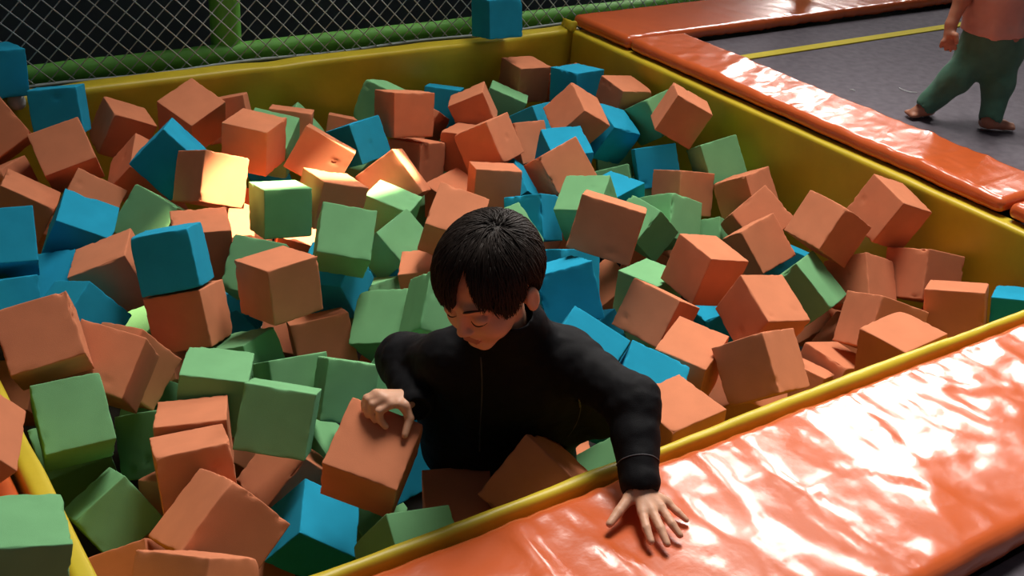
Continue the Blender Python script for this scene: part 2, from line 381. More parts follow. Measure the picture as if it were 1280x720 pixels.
# name, colour, centre, rotation, size of every foam cube
CUBES = [
 ('o1', 'O', [0.6435, 3.6036, -0.0607], [-0.2274, 0.1352, -0.8485, -0.4584], [0.1521, 0.1502, 0.1472]),
 ('o2', 'O', [0.7883, 3.3868, -0.082], [0.1592, 0.0156, 0.9263, 0.3411], [0.1532, 0.1442, 0.1465]),
 ('b1', 'B', [0.8288, 3.5821, -0.0081], [0.5279, -0.4616, 0.6454, 0.3027], [0.1441, 0.1463, 0.1469]),
 ('b0', 'B', [0.6898, 3.7429, 0.0886], [-0.4337, 0.5383, -0.5128, -0.5091], [0.1472, 0.1468, 0.1471]),
 ('o3', 'O', [1.0267, 3.6279, -0.1206], [0.1854, -0.7035, -0.6765, 0.114], [0.1472, 0.1459, 0.1466]),
 ('o4', 'O', [0.9868, 3.3158, -0.1471], [-0.1259, -0.5283, -0.6375, 0.5464], [0.1478, 0.1469, 0.1476]),
 ('b2', 'B', [1.0241, 3.1429, -0.0398], [-0.526, 0.7419, 0.113, 0.4002], [0.1492, 0.1568, 0.1478]),
 ('o5', 'O', [1.065, 2.9363, -0.0327], [-0.0036, -0.6241, -0.7387, 0.2545], [0.1468, 0.1431, 0.1443]),
 ('o6', 'O', [1.2042, 3.4595, -0.0454], [-0.0647, 0.5267, 0.8186, 0.2197], [0.1474, 0.1517, 0.1503]),
 ('o7', 'O', [1.3798, 3.5942, -0.1178], [0.5535, -0.4801, 0.631, 0.255], [0.1453, 0.1447, 0.1469]),
 ('o8', 'O', [1.3025, 3.1922, -0.0485], [0.0294, -0.4061, -0.9133, -0.006], [0.1482, 0.1465, 0.1459]),
 ('g1', 'G', [1.4185, 3.3349, -0.1235], [0.1544, -0.3989, 0.8923, 0.1446], [0.1473, 0.1495, 0.147]),
 ('o9', 'O', [1.549, 3.4758, -0.1444], [0.507, -0.3745, 0.6969, 0.3421], [0.1442, 0.1461, 0.1468]),
 ('g0', 'G', [1.6221, 3.5965, -0.2054], [0.617, -0.6105, 0.4851, 0.1064], [0.1444, 0.1486, 0.147]),
 ('o10', 'O', [1.496, 3.1267, -0.1094], [-0.5897, 0.7084, -0.3878, 0.0018], [0.1717, 0.1465, 0.1474]),
 ('oA', 'O', [1.8207, 3.5981, -0.2563], [-0.589, 0.7611, -0.2559, 0.0911], [0.1457, 0.1487, 0.147]),
 ('b3', 'B', [1.7032, 3.2676, -0.1413], [0.1984, 0.597, 0.7675, -0.1229], [0.1387, 0.133, 0.1362]),
 ('o11', 'O', [1.8997, 3.3101, -0.0791], [0.0391, 0.7087, 0.6929, -0.127], [0.1496, 0.1548, 0.1519]),
 ('g2', 'G', [1.914, 3.4888, -0.1109], [0.1501, -0.5293, -0.8311, 0.0814], [0.1281, 0.1409, 0.1482]),
 ('b4', 'B', [2.2334, 3.5986, -0.1959], [-0.5852, 0.739, -0.2747, 0.1899], [0.1354, 0.1517, 0.1484]),
 ('o12', 'O', [2.0726, 3.4946, -0.2071], [-0.248, 0.4522, 0.8406, -0.1654], [0.1434, 0.1467, 0.1436]),
 ('o14', 'O', [2.2472, 3.4065, -0.1439], [-0.2179, -0.2918, -0.9268, 0.0923], [0.1392, 0.1451, 0.1262]),
 ('o15', 'O', [2.1366, 3.2705, -0.2342], [0.0506, 0.961, 0.2708, -0.0237], [0.1454, 0.1376, 0.1478]),
 ('o16', 'O', [2.1072, 3.0848, -0.1435], [0.2268, 0.5018, 0.8198, -0.1571], [0.1489, 0.1473, 0.15]),
 ('o17', 'O', [1.9447, 3.2942, -0.2548], [0.011, -0.556, -0.8201, 0.1346], [0.1443, 0.1455, 0.1416]),
 ('gA', 'G', [2.2365, 3.6103, -0.4258], [0.0317, -0.614, 0.771, -0.1658], [0.1469, 0.1414, 0.147]),
 ('o18', 'O', [1.7311, 3.0702, -0.2167], [-0.2754, -0.2767, -0.8773, 0.2791], [0.1548, 0.1493, 0.1692]),
 ('o13', 'O', [1.3912, 2.8439, -0.1218], [-0.0752, 0.7099, 0.6878, -0.1317], [0.1486, 0.1467, 0.1437]),
 ('g3', 'G', [1.227, 2.8318, -0.1114], [0.0407, 0.7356, 0.6668, -0.1121], [0.1459, 0.1391, 0.1401]),
 ('g4', 'G', [1.2605, 2.5001, -0.0734], [-0.2619, 0.8069, 0.455, 0.2707], [0.1427, 0.1435, 0.1459]),
 ('g5', 'G', [1.6288, 2.9166, -0.244], [0.1182, -0.4018, -0.9074, -0.0352], [0.1492, 0.1436, 0.1369]),
 ('g6', 'G', [1.5512, 2.7413, -0.2576], [-0.3755, 0.9014, 0.2138, 0.027], [0.1472, 0.1219, 0.1468]),
 ('g7', 'G', [1.4298, 2.6544, -0.3943], [-0.1131, -0.5385, -0.8168, 0.1732], [0.1419, 0.1438, 0.1496]),
 ('o19', 'O', [1.5919, 2.4806, -0.0854], [-0.2248, 0.8821, 0.3688, 0.1881], [0.1474, 0.1456, 0.1471]),
 ('o20', 'O', [1.965, 3.0582, -0.3224], [0.5367, -0.5415, 0.3703, 0.5307], [0.1443, 0.1466, 0.1479]),
 ('o21', 'O', [1.5387, 2.5232, -0.2812], [0.0875, 0.8782, 0.4686, 0.0384], [0.1507, 0.1327, 0.1509]),
 ('o22', 'O', [1.9982, 2.8812, -0.2087], [-0.6183, 0.7568, -0.1809, 0.1111], [0.1518, 0.1488, 0.1473]),
 ('o23', 'O', [2.1769, 2.7642, -0.1339], [0.3256, 0.707, 0.6198, -0.1003], [0.1476, 0.1507, 0.1484]),
 ('g8', 'G', [2.112, 2.5281, -0.1574], [0.045, 0.9225, 0.2999, 0.2388], [0.149, 0.1466, 0.1435]),
 ('o24', 'O', [1.805, 2.0738, 0.038], [-0.5627, 0.7234, -0.3621, 0.1705], [0.1696, 0.1425, 0.1473]),
 ('g9', 'G', [2.4495, 2.5142, -0.2657], [-0.0263, -0.6295, -0.7049, 0.3257], [0.1484, 0.1559, 0.1487]),
 ('g10', 'G', [2.2839, 2.4514, -0.2279], [-0.2747, 0.64, 0.6658, -0.2679], [0.1379, 0.1377, 0.1258]),
 ('g11', 'G', [2.0477, 2.1405, -0.2578], [0.0153, -0.6032, -0.7969, 0.0302], [0.1352, 0.1442, 0.1499]),
 ('g12', 'G', [1.8358, 2.5736, -0.2284], [-0.2257, 0.7279, -0.609, -0.2198], [0.1446, 0.1484, 0.1471]),
 ('b5', 'B', [2.0021, 2.6571, -0.2255], [-0.0474, -0.4895, -0.836, 0.2435], [0.1304, 0.143, 0.1458]),
 ('b6', 'B', [2.3118, 2.9246, -0.1664], [-0.074, 0.792, 0.5938, 0.121], [0.1502, 0.1477, 0.1439]),
 ('o25', 'O', [2.2793, 3.1378, -0.2006], [-0.4767, 0.8748, 0.0332, -0.0798], [0.1497, 0.1481, 0.151]),
 ('o26', 'O', [2.4715, 3.0757, -0.0958], [0.3467, -0.7039, -0.6194, 0.0249], [0.1481, 0.1477, 0.1464]),
 ('o27', 'O', [2.8116, 3.5618, -0.1958], [0.6052, -0.4637, 0.4213, 0.4911], [0.1454, 0.1461, 0.1474]),
 ('o28', 'O', [2.6326, 3.633, -0.1483], [-0.0269, 0.7172, 0.6962, -0.0123], [0.1468, 0.145, 0.1435]),
 ('b7', 'B', [2.7115, 3.3933, -0.1143], [-0.0263, -0.6628, -0.7463, 0.0555], [0.1473, 0.1473, 0.1454]),
 ('o29', 'O', [2.8079, 3.2264, -0.1295], [-0.0819, 0.7227, 0.6863, -0.0006], [0.1492, 0.1469, 0.1448]),
 ('g13', 'G', [2.8132, 3.029, -0.1292], [0.2784, 0.6518, 0.6902, -0.1459], [0.1469, 0.1467, 0.1492]),
 ('o30', 'O', [2.7598, 2.8467, -0.0538], [-0.1992, 0.8618, 0.4541, -0.1069], [0.1459, 0.1456, 0.1479]),
 ('b8', 'B', [2.6249, 3.0726, -0.1817], [-0.2429, 0.7153, 0.6552, 0.0037], [0.1472, 0.1401, 0.1486]),
 ('b9', 'B', [2.6776, 2.8548, -0.2369], [-0.5055, 0.8138, -0.167, 0.2331], [0.1482, 0.1454, 0.147]),
 ('g14', 'G', [2.8057, 2.6847, -0.1787], [0.2497, 0.7828, 0.5538, -0.1347], [0.1454, 0.137, 0.1457]),
 ('g15', 'G', [2.5558, 2.9161, -0.3237], [-0.0894, -0.3382, -0.9038, 0.2467], [0.1302, 0.1469, 0.1464]),
 ('b10', 'B', [2.3535, 2.6864, -0.2517], [-0.4686, 0.5823, -0.4305, -0.5059], [0.1461, 0.1467, 0.1474]),
 ('o31', 'O', [2.6283, 2.6519, -0.2509], [0.0408, 0.714, 0.6696, -0.2004], [0.1493, 0.1502, 0.1488]),
 ('o32', 'O', [2.7552, 2.4756, -0.2145], [0.205, 0.5995, 0.7552, -0.1682], [0.141, 0.1443, 0.1471]),
 ('o33', 'O', [2.6276, 2.2987, -0.2108], [0.4435, 0.7116, 0.5318, -0.119], [0.1482, 0.1527, 0.1449]),
 ('o34', 'O', [2.4873, 2.1543, -0.2056], [0.3323, 0.7146, 0.6003, -0.1366], [0.1403, 0.1292, 0.1454]),
 ('o35', 'O', [2.54, 1.9545, -0.0678], [0.2075, -0.6975, -0.6517, 0.2138], [0.1456, 0.1473, 0.1407]),
 ('g16', 'G', [2.4148, 1.8838, -0.205], [0.3484, 0.4833, 0.754, -0.2766], [0.1187, 0.1377, 0.1589]),
 ('o36', 'O', [2.7952, 1.9475, -0.0636], [-0.2137, 0.7318, 0.6464, -0.0296], [0.1483, 0.1473, 0.1502]),
 ('o37', 'O', [2.6247, 1.8617, -0.2251], [-0.0764, -0.622, -0.6952, 0.3521], [0.142, 0.1509, 0.1395]),
 ('o38', 'O', [2.7969, 1.7802, -0.2016], [0.017, 0.7292, 0.637, -0.2491], [0.1577, 0.1554, 0.1472]),
 ('o39', 'O', [2.6148, 1.5376, -0.1572], [-0.4957, 0.7141, -0.3283, 0.3695], [0.1522, 0.1509, 0.1474]),
 ('b11', 'B', [2.796, 1.4506, -0.1787], [0.1123, 0.9617, 0.2433, -0.0584], [0.148, 0.1505, 0.1477]),
 ('o40', 'O', [2.7375, 1.6187, -0.3108], [-0.4554, 0.7736, -0.4405, -0.0075], [0.1506, 0.1486, 0.1487]),
 ('o41', 'O', [2.4229, 1.6257, -0.1929], [-0.0289, 0.7894, 0.5513, -0.2683], [0.1546, 0.1602, 0.1435]),
 ('o42', 'O', [2.2179, 1.4149, -0.1124], [0.0583, 0.7192, 0.6922, 0.0143], [0.1458, 0.1463, 0.1453]),
 ('o43', 'O', [2.3128, 1.6614, -0.3442], [0.1016, -0.6983, -0.7033, 0.0865], [0.1463, 0.145, 0.1452]),
 ('o44', 'O', [2.1375, 1.6291, -0.3124], [-0.1487, 0.5331, 0.823, -0.128], [0.1279, 0.1462, 0.1448]),
 ('o45', 'O', [1.8703, 1.5411, -0.113], [-0.1733, -0.561, -0.7459, 0.3144], [0.1431, 0.1486, 0.1448]),
 ('o46', 'O', [1.7812, 1.6935, -0.1703], [-0.0163, 0.5188, 0.8517, 0.0725], [0.1322, 0.1563, 0.1546]),
 ('o47', 'O', [1.8542, 1.8978, -0.1515], [-0.1862, 0.5679, 0.7798, -0.1861], [0.1421, 0.146, 0.1335]),
 ('o48', 'O', [2.1071, 1.9967, -0.1218], [-0.1136, 0.7257, 0.6762, -0.0564], [0.1472, 0.142, 0.1436]),
 ('o49', 'O', [2.0939, 1.7555, -0.1368], [-0.1896, 0.7413, 0.6376, 0.0894], [0.1581, 0.1457, 0.136]),
 ('b12', 'B', [1.6287, 2.0166, -0.0875], [0.489, -0.5468, 0.6168, 0.2854], [0.1498, 0.1507, 0.1478]),
 ('b13', 'B', [1.9511, 2.4002, -0.288], [-0.0779, -0.7008, -0.6715, 0.2279], [0.1444, 0.142, 0.1463]),
 ('b14', 'B', [1.4914, 1.7582, -0.1024], [-0.2691, 0.8421, -0.4581, -0.0925], [0.1522, 0.1471, 0.1475]),
 ('b15', 'B', [1.5944, 1.6394, -0.1591], [-0.2582, 0.8719, -0.4134, -0.0479], [0.149, 0.1508, 0.1495]),
 ('o50', 'O', [1.4979, 1.4329, -0.101], [0.0164, 0.7059, 0.7076, 0.0258], [0.1494, 0.1469, 0.148]),
 ('o51', 'O', [1.963, 1.6444, -0.2621], [0.8783, -0.3802, 0.2708, -0.1033], [0.1399, 0.1423, 0.146]),
 ('g17', 'G', [1.4695, 1.526, -0.2858], [-0.1011, 0.8667, -0.2489, 0.4204], [0.146, 0.1464, 0.147]),
 ('o52', 'O', [1.1509, 1.4319, -0.1198], [-0.3368, -0.2764, -0.758, 0.4854], [0.1538, 0.156, 0.1312]),
 ('o53', 'O', [1.0398, 1.54, -0.271], [0.0168, 0.972, -0.2333, 0.0214], [0.1411, 0.1765, 0.2031]),
 ('o54', 'O', [0.8661, 1.5974, -0.0566], [-0.0081, 0.3959, 0.8818, 0.256], [0.1482, 0.149, 0.1473]),
 ('o55', 'O', [0.8574, 1.9554, -0.3515], [0.6295, -0.6743, 0.2715, 0.2743], [0.147, 0.1458, 0.147]),
 ('b16', 'B', [0.8041, 1.7325, -0.3122], [-0.3301, 0.796, 0.5032, -0.0645], [0.1386, 0.1406, 0.1251]),
 ('g18', 'G', [0.861, 1.4354, -0.1788], [-0.2687, -0.5935, -0.6401, 0.4072], [0.1614, 0.1346, 0.1293]),
 ('o56', 'O', [0.5784, 1.6573, -0.159], [0.1692, -0.6472, -0.5859, 0.4574], [0.1503, 0.1525, 0.1576]),
 ('o57', 'O', [0.4482, 1.7318, -0.2978], [0.4482, -0.4788, 0.7542, -0.0313], [0.1449, 0.1472, 0.1472]),
 ('o58', 'O', [0.4594, 1.4619, -0.1111], [-0.3441, 0.8153, -0.3578, 0.2981], [0.1498, 0.1454, 0.1489]),
 ('g19', 'G', [0.4604, 1.9562, -0.2883], [0.2178, -0.6808, -0.5004, 0.4885], [0.1447, 0.1238, 0.1287]),
 ('g20', 'G', [0.4636, 2.2457, -0.3421], [0.6266, -0.4504, 0.3704, 0.517], [0.1468, 0.1426, 0.147]),
 ('g21', 'G', [0.4289, 2.0581, -0.1102], [-0.2268, 0.6923, 0.6287, 0.2719], [0.1448, 0.1342, 0.147]),
 ('g22', 'G', [0.6597, 2.2243, -0.3478], [-0.3812, 0.8014, -0.2659, 0.3764], [0.1492, 0.1512, 0.1491]),
 ('o59', 'O', [0.6551, 1.9921, -0.1931], [0.0873, 0.8211, 0.5584, -0.0796], [0.1466, 0.1477, 0.1388]),
 ('o60', 'O', [0.601, 1.8427, -0.1548], [0.1285, 0.772, 0.612, -0.1141], [0.1452, 0.1457, 0.1339]),
 ('g23', 'G', [0.8021, 1.8894, -0.1204], [0.1319, -0.2714, -0.9272, 0.222], [0.1475, 0.1458, 0.1386]),
 ('g24', 'G', [0.754, 2.1292, -0.1782], [-0.0315, 0.8567, 0.51, -0.0703], [0.1468, 0.1484, 0.1437]),
 ('b17', 'B', [0.9467, 2.5473, -0.3607], [0.5244, -0.5575, 0.4679, 0.4417], [0.1464, 0.143, 0.1472]),
 ('g25', 'G', [0.9546, 2.1554, -0.2429], [-0.1735, -0.704, -0.6514, 0.2236], [0.1465, 0.1431, 0.1404]),
 ('g26', 'G', [1.0075, 1.9955, -0.1767], [0.0531, 0.7767, 0.5667, -0.2698], [0.1446, 0.1161, 0.1392]),
 ('g27', 'G', [1.1379, 2.0582, -0.2917], [-0.4614, 0.7515, -0.4713, -0.015], [0.1458, 0.1663, 0.1475]),
 ('g28', 'G', [1.3122, 2.3205, -0.2597], [0.8739, -0.2592, 0.3493, 0.2169], [0.1489, 0.1541, 0.1533]),
 ('g29', 'G', [1.3537, 2.17, -0.1414], [-0.5833, 0.3544, 0.0398, 0.7298], [0.1429, 0.1206, 0.1513]),
 ('o61', 'O', [1.1649, 2.4362, -0.3261], [0.1833, 0.7857, 0.5784, -0.1205], [0.1465, 0.156, 0.1421]),
 ('o62', 'O', [1.0287, 2.3945, -0.1002], [-0.0678, -0.6328, -0.7683, 0.0689], [0.1491, 0.1477, 0.1421]),
 ('b18', 'B', [1.2804, 2.5924, -0.2416], [0.8158, -0.2286, 0.4781, 0.2315], [0.146, 0.1434, 0.1473]),
 ('g30', 'G', [1.06, 2.5851, -0.1621], [-0.3929, 0.8334, -0.3603, 0.1455], [0.1464, 0.1476, 0.1469]),
 ('o63', 'O', [0.9569, 2.7332, -0.1258], [0.0025, 0.7967, 0.6043, 0.0055], [0.1473, 0.1483, 0.15]),
 ('b19', 'B', [0.8085, 2.5287, -0.0379], [-0.0657, -0.2659, -0.9443, 0.1824], [0.1446, 0.1464, 0.1471]),
 ('o64', 'O', [0.8259, 2.4816, -0.1834], [-0.0841, -0.3426, -0.9172, 0.1855], [0.1498, 0.1481, 0.1433]),
 ('o65', 'O', [0.7106, 2.7063, -0.147], [0.1961, 0.202, 0.9591, -0.0297], [0.1549, 0.1514, 0.1485]),
 ('b20', 'B', [0.6919, 2.9251, -0.1149], [-0.2422, 0.811, 0.5318, -0.0281], [0.143, 0.1477, 0.1403]),
 ('o66', 'O', [0.7794, 3.1708, -0.1622], [-0.3821, 0.8643, -0.2892, -0.1528], [0.1473, 0.1445, 0.1464]),
 ('g31', 'G', [0.9082, 2.9667, -0.1518], [-0.4416, 0.7443, -0.4867, 0.1187], [0.1475, 0.148, 0.147]),
 ('o67', 'O', [0.6152, 3.2405, -0.1571], [0.2598, -0.1786, -0.9489, -0.0164], [0.1568, 0.1443, 0.1293]),
 ('o68', 'O', [0.6084, 3.4322, -0.1845], [-0.1563, 0.7844, -0.3213, -0.5071], [0.1476, 0.1473, 0.1483]),
 ('b21', 'B', [0.481, 2.8171, -0.055], [0.0278, 0.0967, 0.9094, 0.4037], [0.1495, 0.1426, 0.1466]),
 ('b22', 'B', [0.5915, 2.8273, -0.2237], [0.2516, -0.4672, 0.8475, 0.011], [0.1523, 0.1456, 0.148]),
 ('b23', 'B', [0.4286, 2.6959, -0.1682], [-0.2879, 0.618, -0.5685, -0.4605], [0.1461, 0.1459, 0.1467]),
 ('b24', 'B', [0.5749, 2.5541, -0.1699], [-0.4528, 0.7775, -0.2405, -0.3642], [0.1457, 0.1444, 0.1471]),
 ('o69', 'O', [0.4249, 2.2054, 0.0032], [0.1184, 0.0466, 0.9213, 0.3675], [0.1478, 0.1394, 0.1456]),
 ('o70', 'O', [0.5597, 2.2459, -0.122], [0.2252, -0.2877, -0.8635, 0.3477], [0.148, 0.1515, 0.1414]),
 ('o71', 'O', [0.6368, 2.3896, -0.2223], [-0.4909, 0.7515, -0.1971, -0.3942], [0.1479, 0.1425, 0.1477]),
 ('o72', 'O', [0.1791, 1.7662, 0.1159], [0.4141, -0.1328, -0.8909, -0.1309], [0.1487, 0.1476, 0.1471]),
 ('g32', 'G', [0.1968, 1.4499, 0.0943], [-0.1106, 0.0804, 0.9887, -0.0606], [0.1325, 0.153, 0.137]),
 ('oB', 'O', [0.6382, 2.0028, -0.3599], [-0.5013, 0.727, -0.2993, 0.3614], [0.1468, 0.1437, 0.1472]),
 ('gB', 'G', [0.916, 2.3637, -0.2894], [-0.2087, 0.7196, -0.4163, -0.5151], [0.1428, 0.1476, 0.1466]),
 ('bA', 'B', [2.1649, 2.9885, -0.3034], [0.4027, -0.4993, 0.7472, -0.1736], [0.1513, 0.1449, 0.1495]),
 ('b27', 'B', [2.4213, 3.2531, -0.1943], [-0.213, -0.4975, -0.8134, 0.2134], [0.1374, 0.1445, 0.1474]),
 ('g33', 'G', [2.4643, 3.5309, -0.2151], [0.6575, -0.657, 0.3529, -0.1072], [0.1527, 0.1494, 0.1472]),
 ('g34', 'G', [2.6018, 2.4554, -0.36], [0.4979, -0.2995, 0.8093, -0.0864], [0.1473, 0.1452, 0.1473]),
 ('bB', 'B', [1.7254, 2.0024, -0.2691], [-0.3468, 0.7085, -0.4815, -0.3819], [0.1485, 0.1518, 0.1499]),
 ('bC', 'B', [1.0374, 1.8424, -0.2871], [-0.3443, 0.6386, -0.5122, -0.4597], [0.1438, 0.1465, 0.1465]),
 ('b99', 'B', [2.5388, 3.7164, 0.0903], [0.0568, 0.7298, 0.6778, -0.0693], [0.1466, 0.1472, 0.1481]),
 ('f0', 'O', [1.5815, 2.1903, -0.2699], [0.3407, 0.744, 0.1241, -0.5613], [0.1364, 0.1367, 0.1317]),
 ('f1', 'B', [1.5092, 2.0409, -0.3669], [0.4746, 0.6938, -0.5382, 0.0614], [0.1365, 0.1379, 0.1404]),
 ('f2', 'O', [1.2602, 3.2766, -0.2872], [-0.5278, 0.2513, -0.0282, 0.8109], [0.1342, 0.1399, 0.1326]),
 ('f3', 'G', [0.7312, 2.5344, -0.4709], [-0.0515, -0.6618, -0.6065, 0.4377], [0.1427, 0.1345, 0.1425]),
 ('f4', 'B', [2.3858, 2.1587, -0.4533], [-0.0418, 0.5849, -0.794, 0.1604], [0.1375, 0.1372, 0.1431]),
 ('f5', 'B', [1.7286, 2.4083, -0.3127], [-0.922, 0.3607, 0.1405, 0.0128], [0.1439, 0.1424, 0.1325]),
 ('f6', 'O', [1.504, 1.8124, -0.4583], [-0.2792, -0.0952, -0.0293, -0.955], [0.1448, 0.139, 0.1377]),
 ('f7', 'O', [1.3808, 2.4237, -0.438], [0.4723, 0.4985, 0.681, -0.2542], [0.1328, 0.1375, 0.1386]),
 ('f8', 'O', [2.4859, 2.6218, -0.4502], [-0.9044, -0.0879, -0.1573, 0.3867], [0.1435, 0.1421, 0.1348]),
 ('f9', 'O', [1.2417, 1.9361, -0.3708], [0.2031, 0.5749, 0.5256, 0.5933], [0.1325, 0.1365, 0.1323]),
 ('f10', 'G', [1.9816, 3.3794, -0.4789], [-0.2993, -0.6112, 0.5155, 0.5207], [0.1379, 0.1375, 0.1322]),
 ('f11', 'B', [2.0612, 2.7946, -0.4677], [-0.8791, 0.0706, 0.2452, -0.4027], [0.1448, 0.1353, 0.1447]),
 ('f12', 'O', [1.18, 2.695, -0.4386], [-0.0619, -0.3087, -0.8611, -0.3992], [0.135, 0.1408, 0.132]),
 ('f13', 'O', [2.617, 1.9754, -0.4024], [0.8559, -0.4509, 0.2183, 0.1286], [0.1332, 0.1371, 0.138]),
 ('f14', 'B', [1.4766, 3.4619, -0.3301], [-0.7449, -0.3783, -0.4407, -0.3283], [0.137, 0.136, 0.1317]),
 ('f15', 'O', [0.6602, 1.7632, -0.4274], [-0.8303, 0.352, -0.4149, -0.1207], [0.1365, 0.1373, 0.14]),
 ('f16', 'O', [1.7897, 2.2527, -0.402], [-0.5139, 0.3151, -0.2766, 0.7484], [0.1412, 0.143, 0.1346]),
 ('f17', 'G', [1.8309, 2.7993, -0.3879], [-0.4717, 0.2738, 0.6778, 0.4931], [0.1422, 0.1424, 0.1373]),
 ('f18', 'O', [2.2094, 2.4848, -0.4517], [-0.3184, 0.629, -0.6927, 0.152], [0.1341, 0.1394, 0.1384]),
 ('f19', 'O', [0.8379, 2.7033, -0.4781], [-0.2423, -0.2344, 0.8365, -0.432], [0.1336, 0.1408, 0.1407]),
 ('f20', 'O', [1.3714, 3.029, -0.3271], [-0.2558, -0.0901, 0.2287, -0.935], [0.1391, 0.1389, 0.1355]),
 ('f21', 'G', [1.0062, 2.1351, -0.4546], [-0.3065, 0.6016, 0.7315, -0.0955], [0.1366, 0.1416, 0.1314]),
 ('f22', 'B', [1.7842, 1.9842, -0.4663], [0.4848, 0.7992, 0.3055, -0.1814], [0.1416, 0.1427, 0.1401]),
 ('f23', 'B', [1.3111, 2.172, -0.4779], [-0.4639, 0.3586, -0.732, 0.3469], [0.136, 0.1336, 0.1431]),
 ('f24', 'G', [1.748, 3.4176, -0.3131], [0.2346, 0.6298, -0.3688, 0.6421], [0.1345, 0.1339, 0.1444]),
 ('f25', 'O', [1.1017, 3.5095, -0.3742], [0.545, -0.128, -0.8274, 0.044], [0.1391, 0.1405, 0.1445]),
 ('f26', 'B', [1.0754, 2.8736, -0.4491], [-0.2216, -0.9493, -0.004, -0.2228], [0.1349, 0.1406, 0.1348]),
 ('f27', 'G', [0.8273, 2.9439, -0.413], [-0.092, -0.0524, -0.1595, -0.9815], [0.1363, 0.1433, 0.1339]),
 ('f28', 'O', [1.5726, 2.4595, -0.4763], [0.3008, 0.4951, -0.0734, 0.8118], [0.1406, 0.1404, 0.1374]),
 ('f29', 'O', [1.4045, 1.8088, -0.2938], [0.137, -0.5747, -0.5444, 0.5954], [0.1418, 0.1334, 0.1341]),
 ('f30', 'G', [2.0418, 2.1463, -0.4442], [-0.5572, 0.7966, 0.0954, -0.214], [0.1336, 0.1326, 0.1334]),
 ('f31', 'B', [2.7577, 2.2586, -0.3816], [-0.3747, 0.1783, -0.0768, 0.9066], [0.1377, 0.1355, 0.1335]),
 ('f32', 'O', [1.1902, 3.0055, -0.2637], [-0.078, 0.6782, -0.4226, 0.5962], [0.1356, 0.1416, 0.1429]),
 ('f33', 'B', [1.6155, 2.8879, -0.4449], [0.152, -0.0277, 0.984, -0.0888], [0.1364, 0.1337, 0.1443]),
 ('f34', 'G', [2.7643, 3.1822, -0.3565], [0.6627, 0.2388, -0.5775, 0.4127], [0.1374, 0.134, 0.1335]),
 ('f35', 'O', [2.2762, 2.8065, -0.4198], [-0.1167, 0.7358, 0.6238, -0.2365], [0.133, 0.136, 0.1394]),
 ('f36', 'O', [1.5098, 2.2453, -0.4377], [-0.0895, -0.604, -0.4954, 0.6179], [0.1364, 0.142, 0.1414]),
 ('f37', 'G', [1.0068, 1.9211, -0.4764], [-0.475, -0.2479, 0.2704, -0.7998], [0.1439, 0.1373, 0.1391]),
 ('f38', 'O', [0.7069, 3.5841, -0.4356], [0.0555, -0.9737, 0.1625, 0.1497], [0.135, 0.1322, 0.1427]),
 ('f39', 'O', [0.4578, 2.7799, -0.4726], [0.8984, 0.2911, -0.1487, -0.2933], [0.1321, 0.1373, 0.1371]),
 ('f40', 'G', [2.8039, 2.99, -0.4165], [0.7485, -0.5702, -0.215, -0.2614], [0.1365, 0.1314, 0.141]),
 ('f41', 'O', [0.887, 2.2835, -0.4867], [-0.2137, -0.3503, 0.2504, 0.8769], [0.1441, 0.1417, 0.1315]),
 ('f42', 'O', [2.5368, 1.7885, -0.371], [0.4162, 0.6905, 0.5903, 0.04], [0.1359, 0.1356, 0.1348]),
 ('f43', 'G', [1.7837, 2.5677, -0.4494], [0.724, 0.5247, 0.0087, 0.4477], [0.1372, 0.1401, 0.1386]),
]

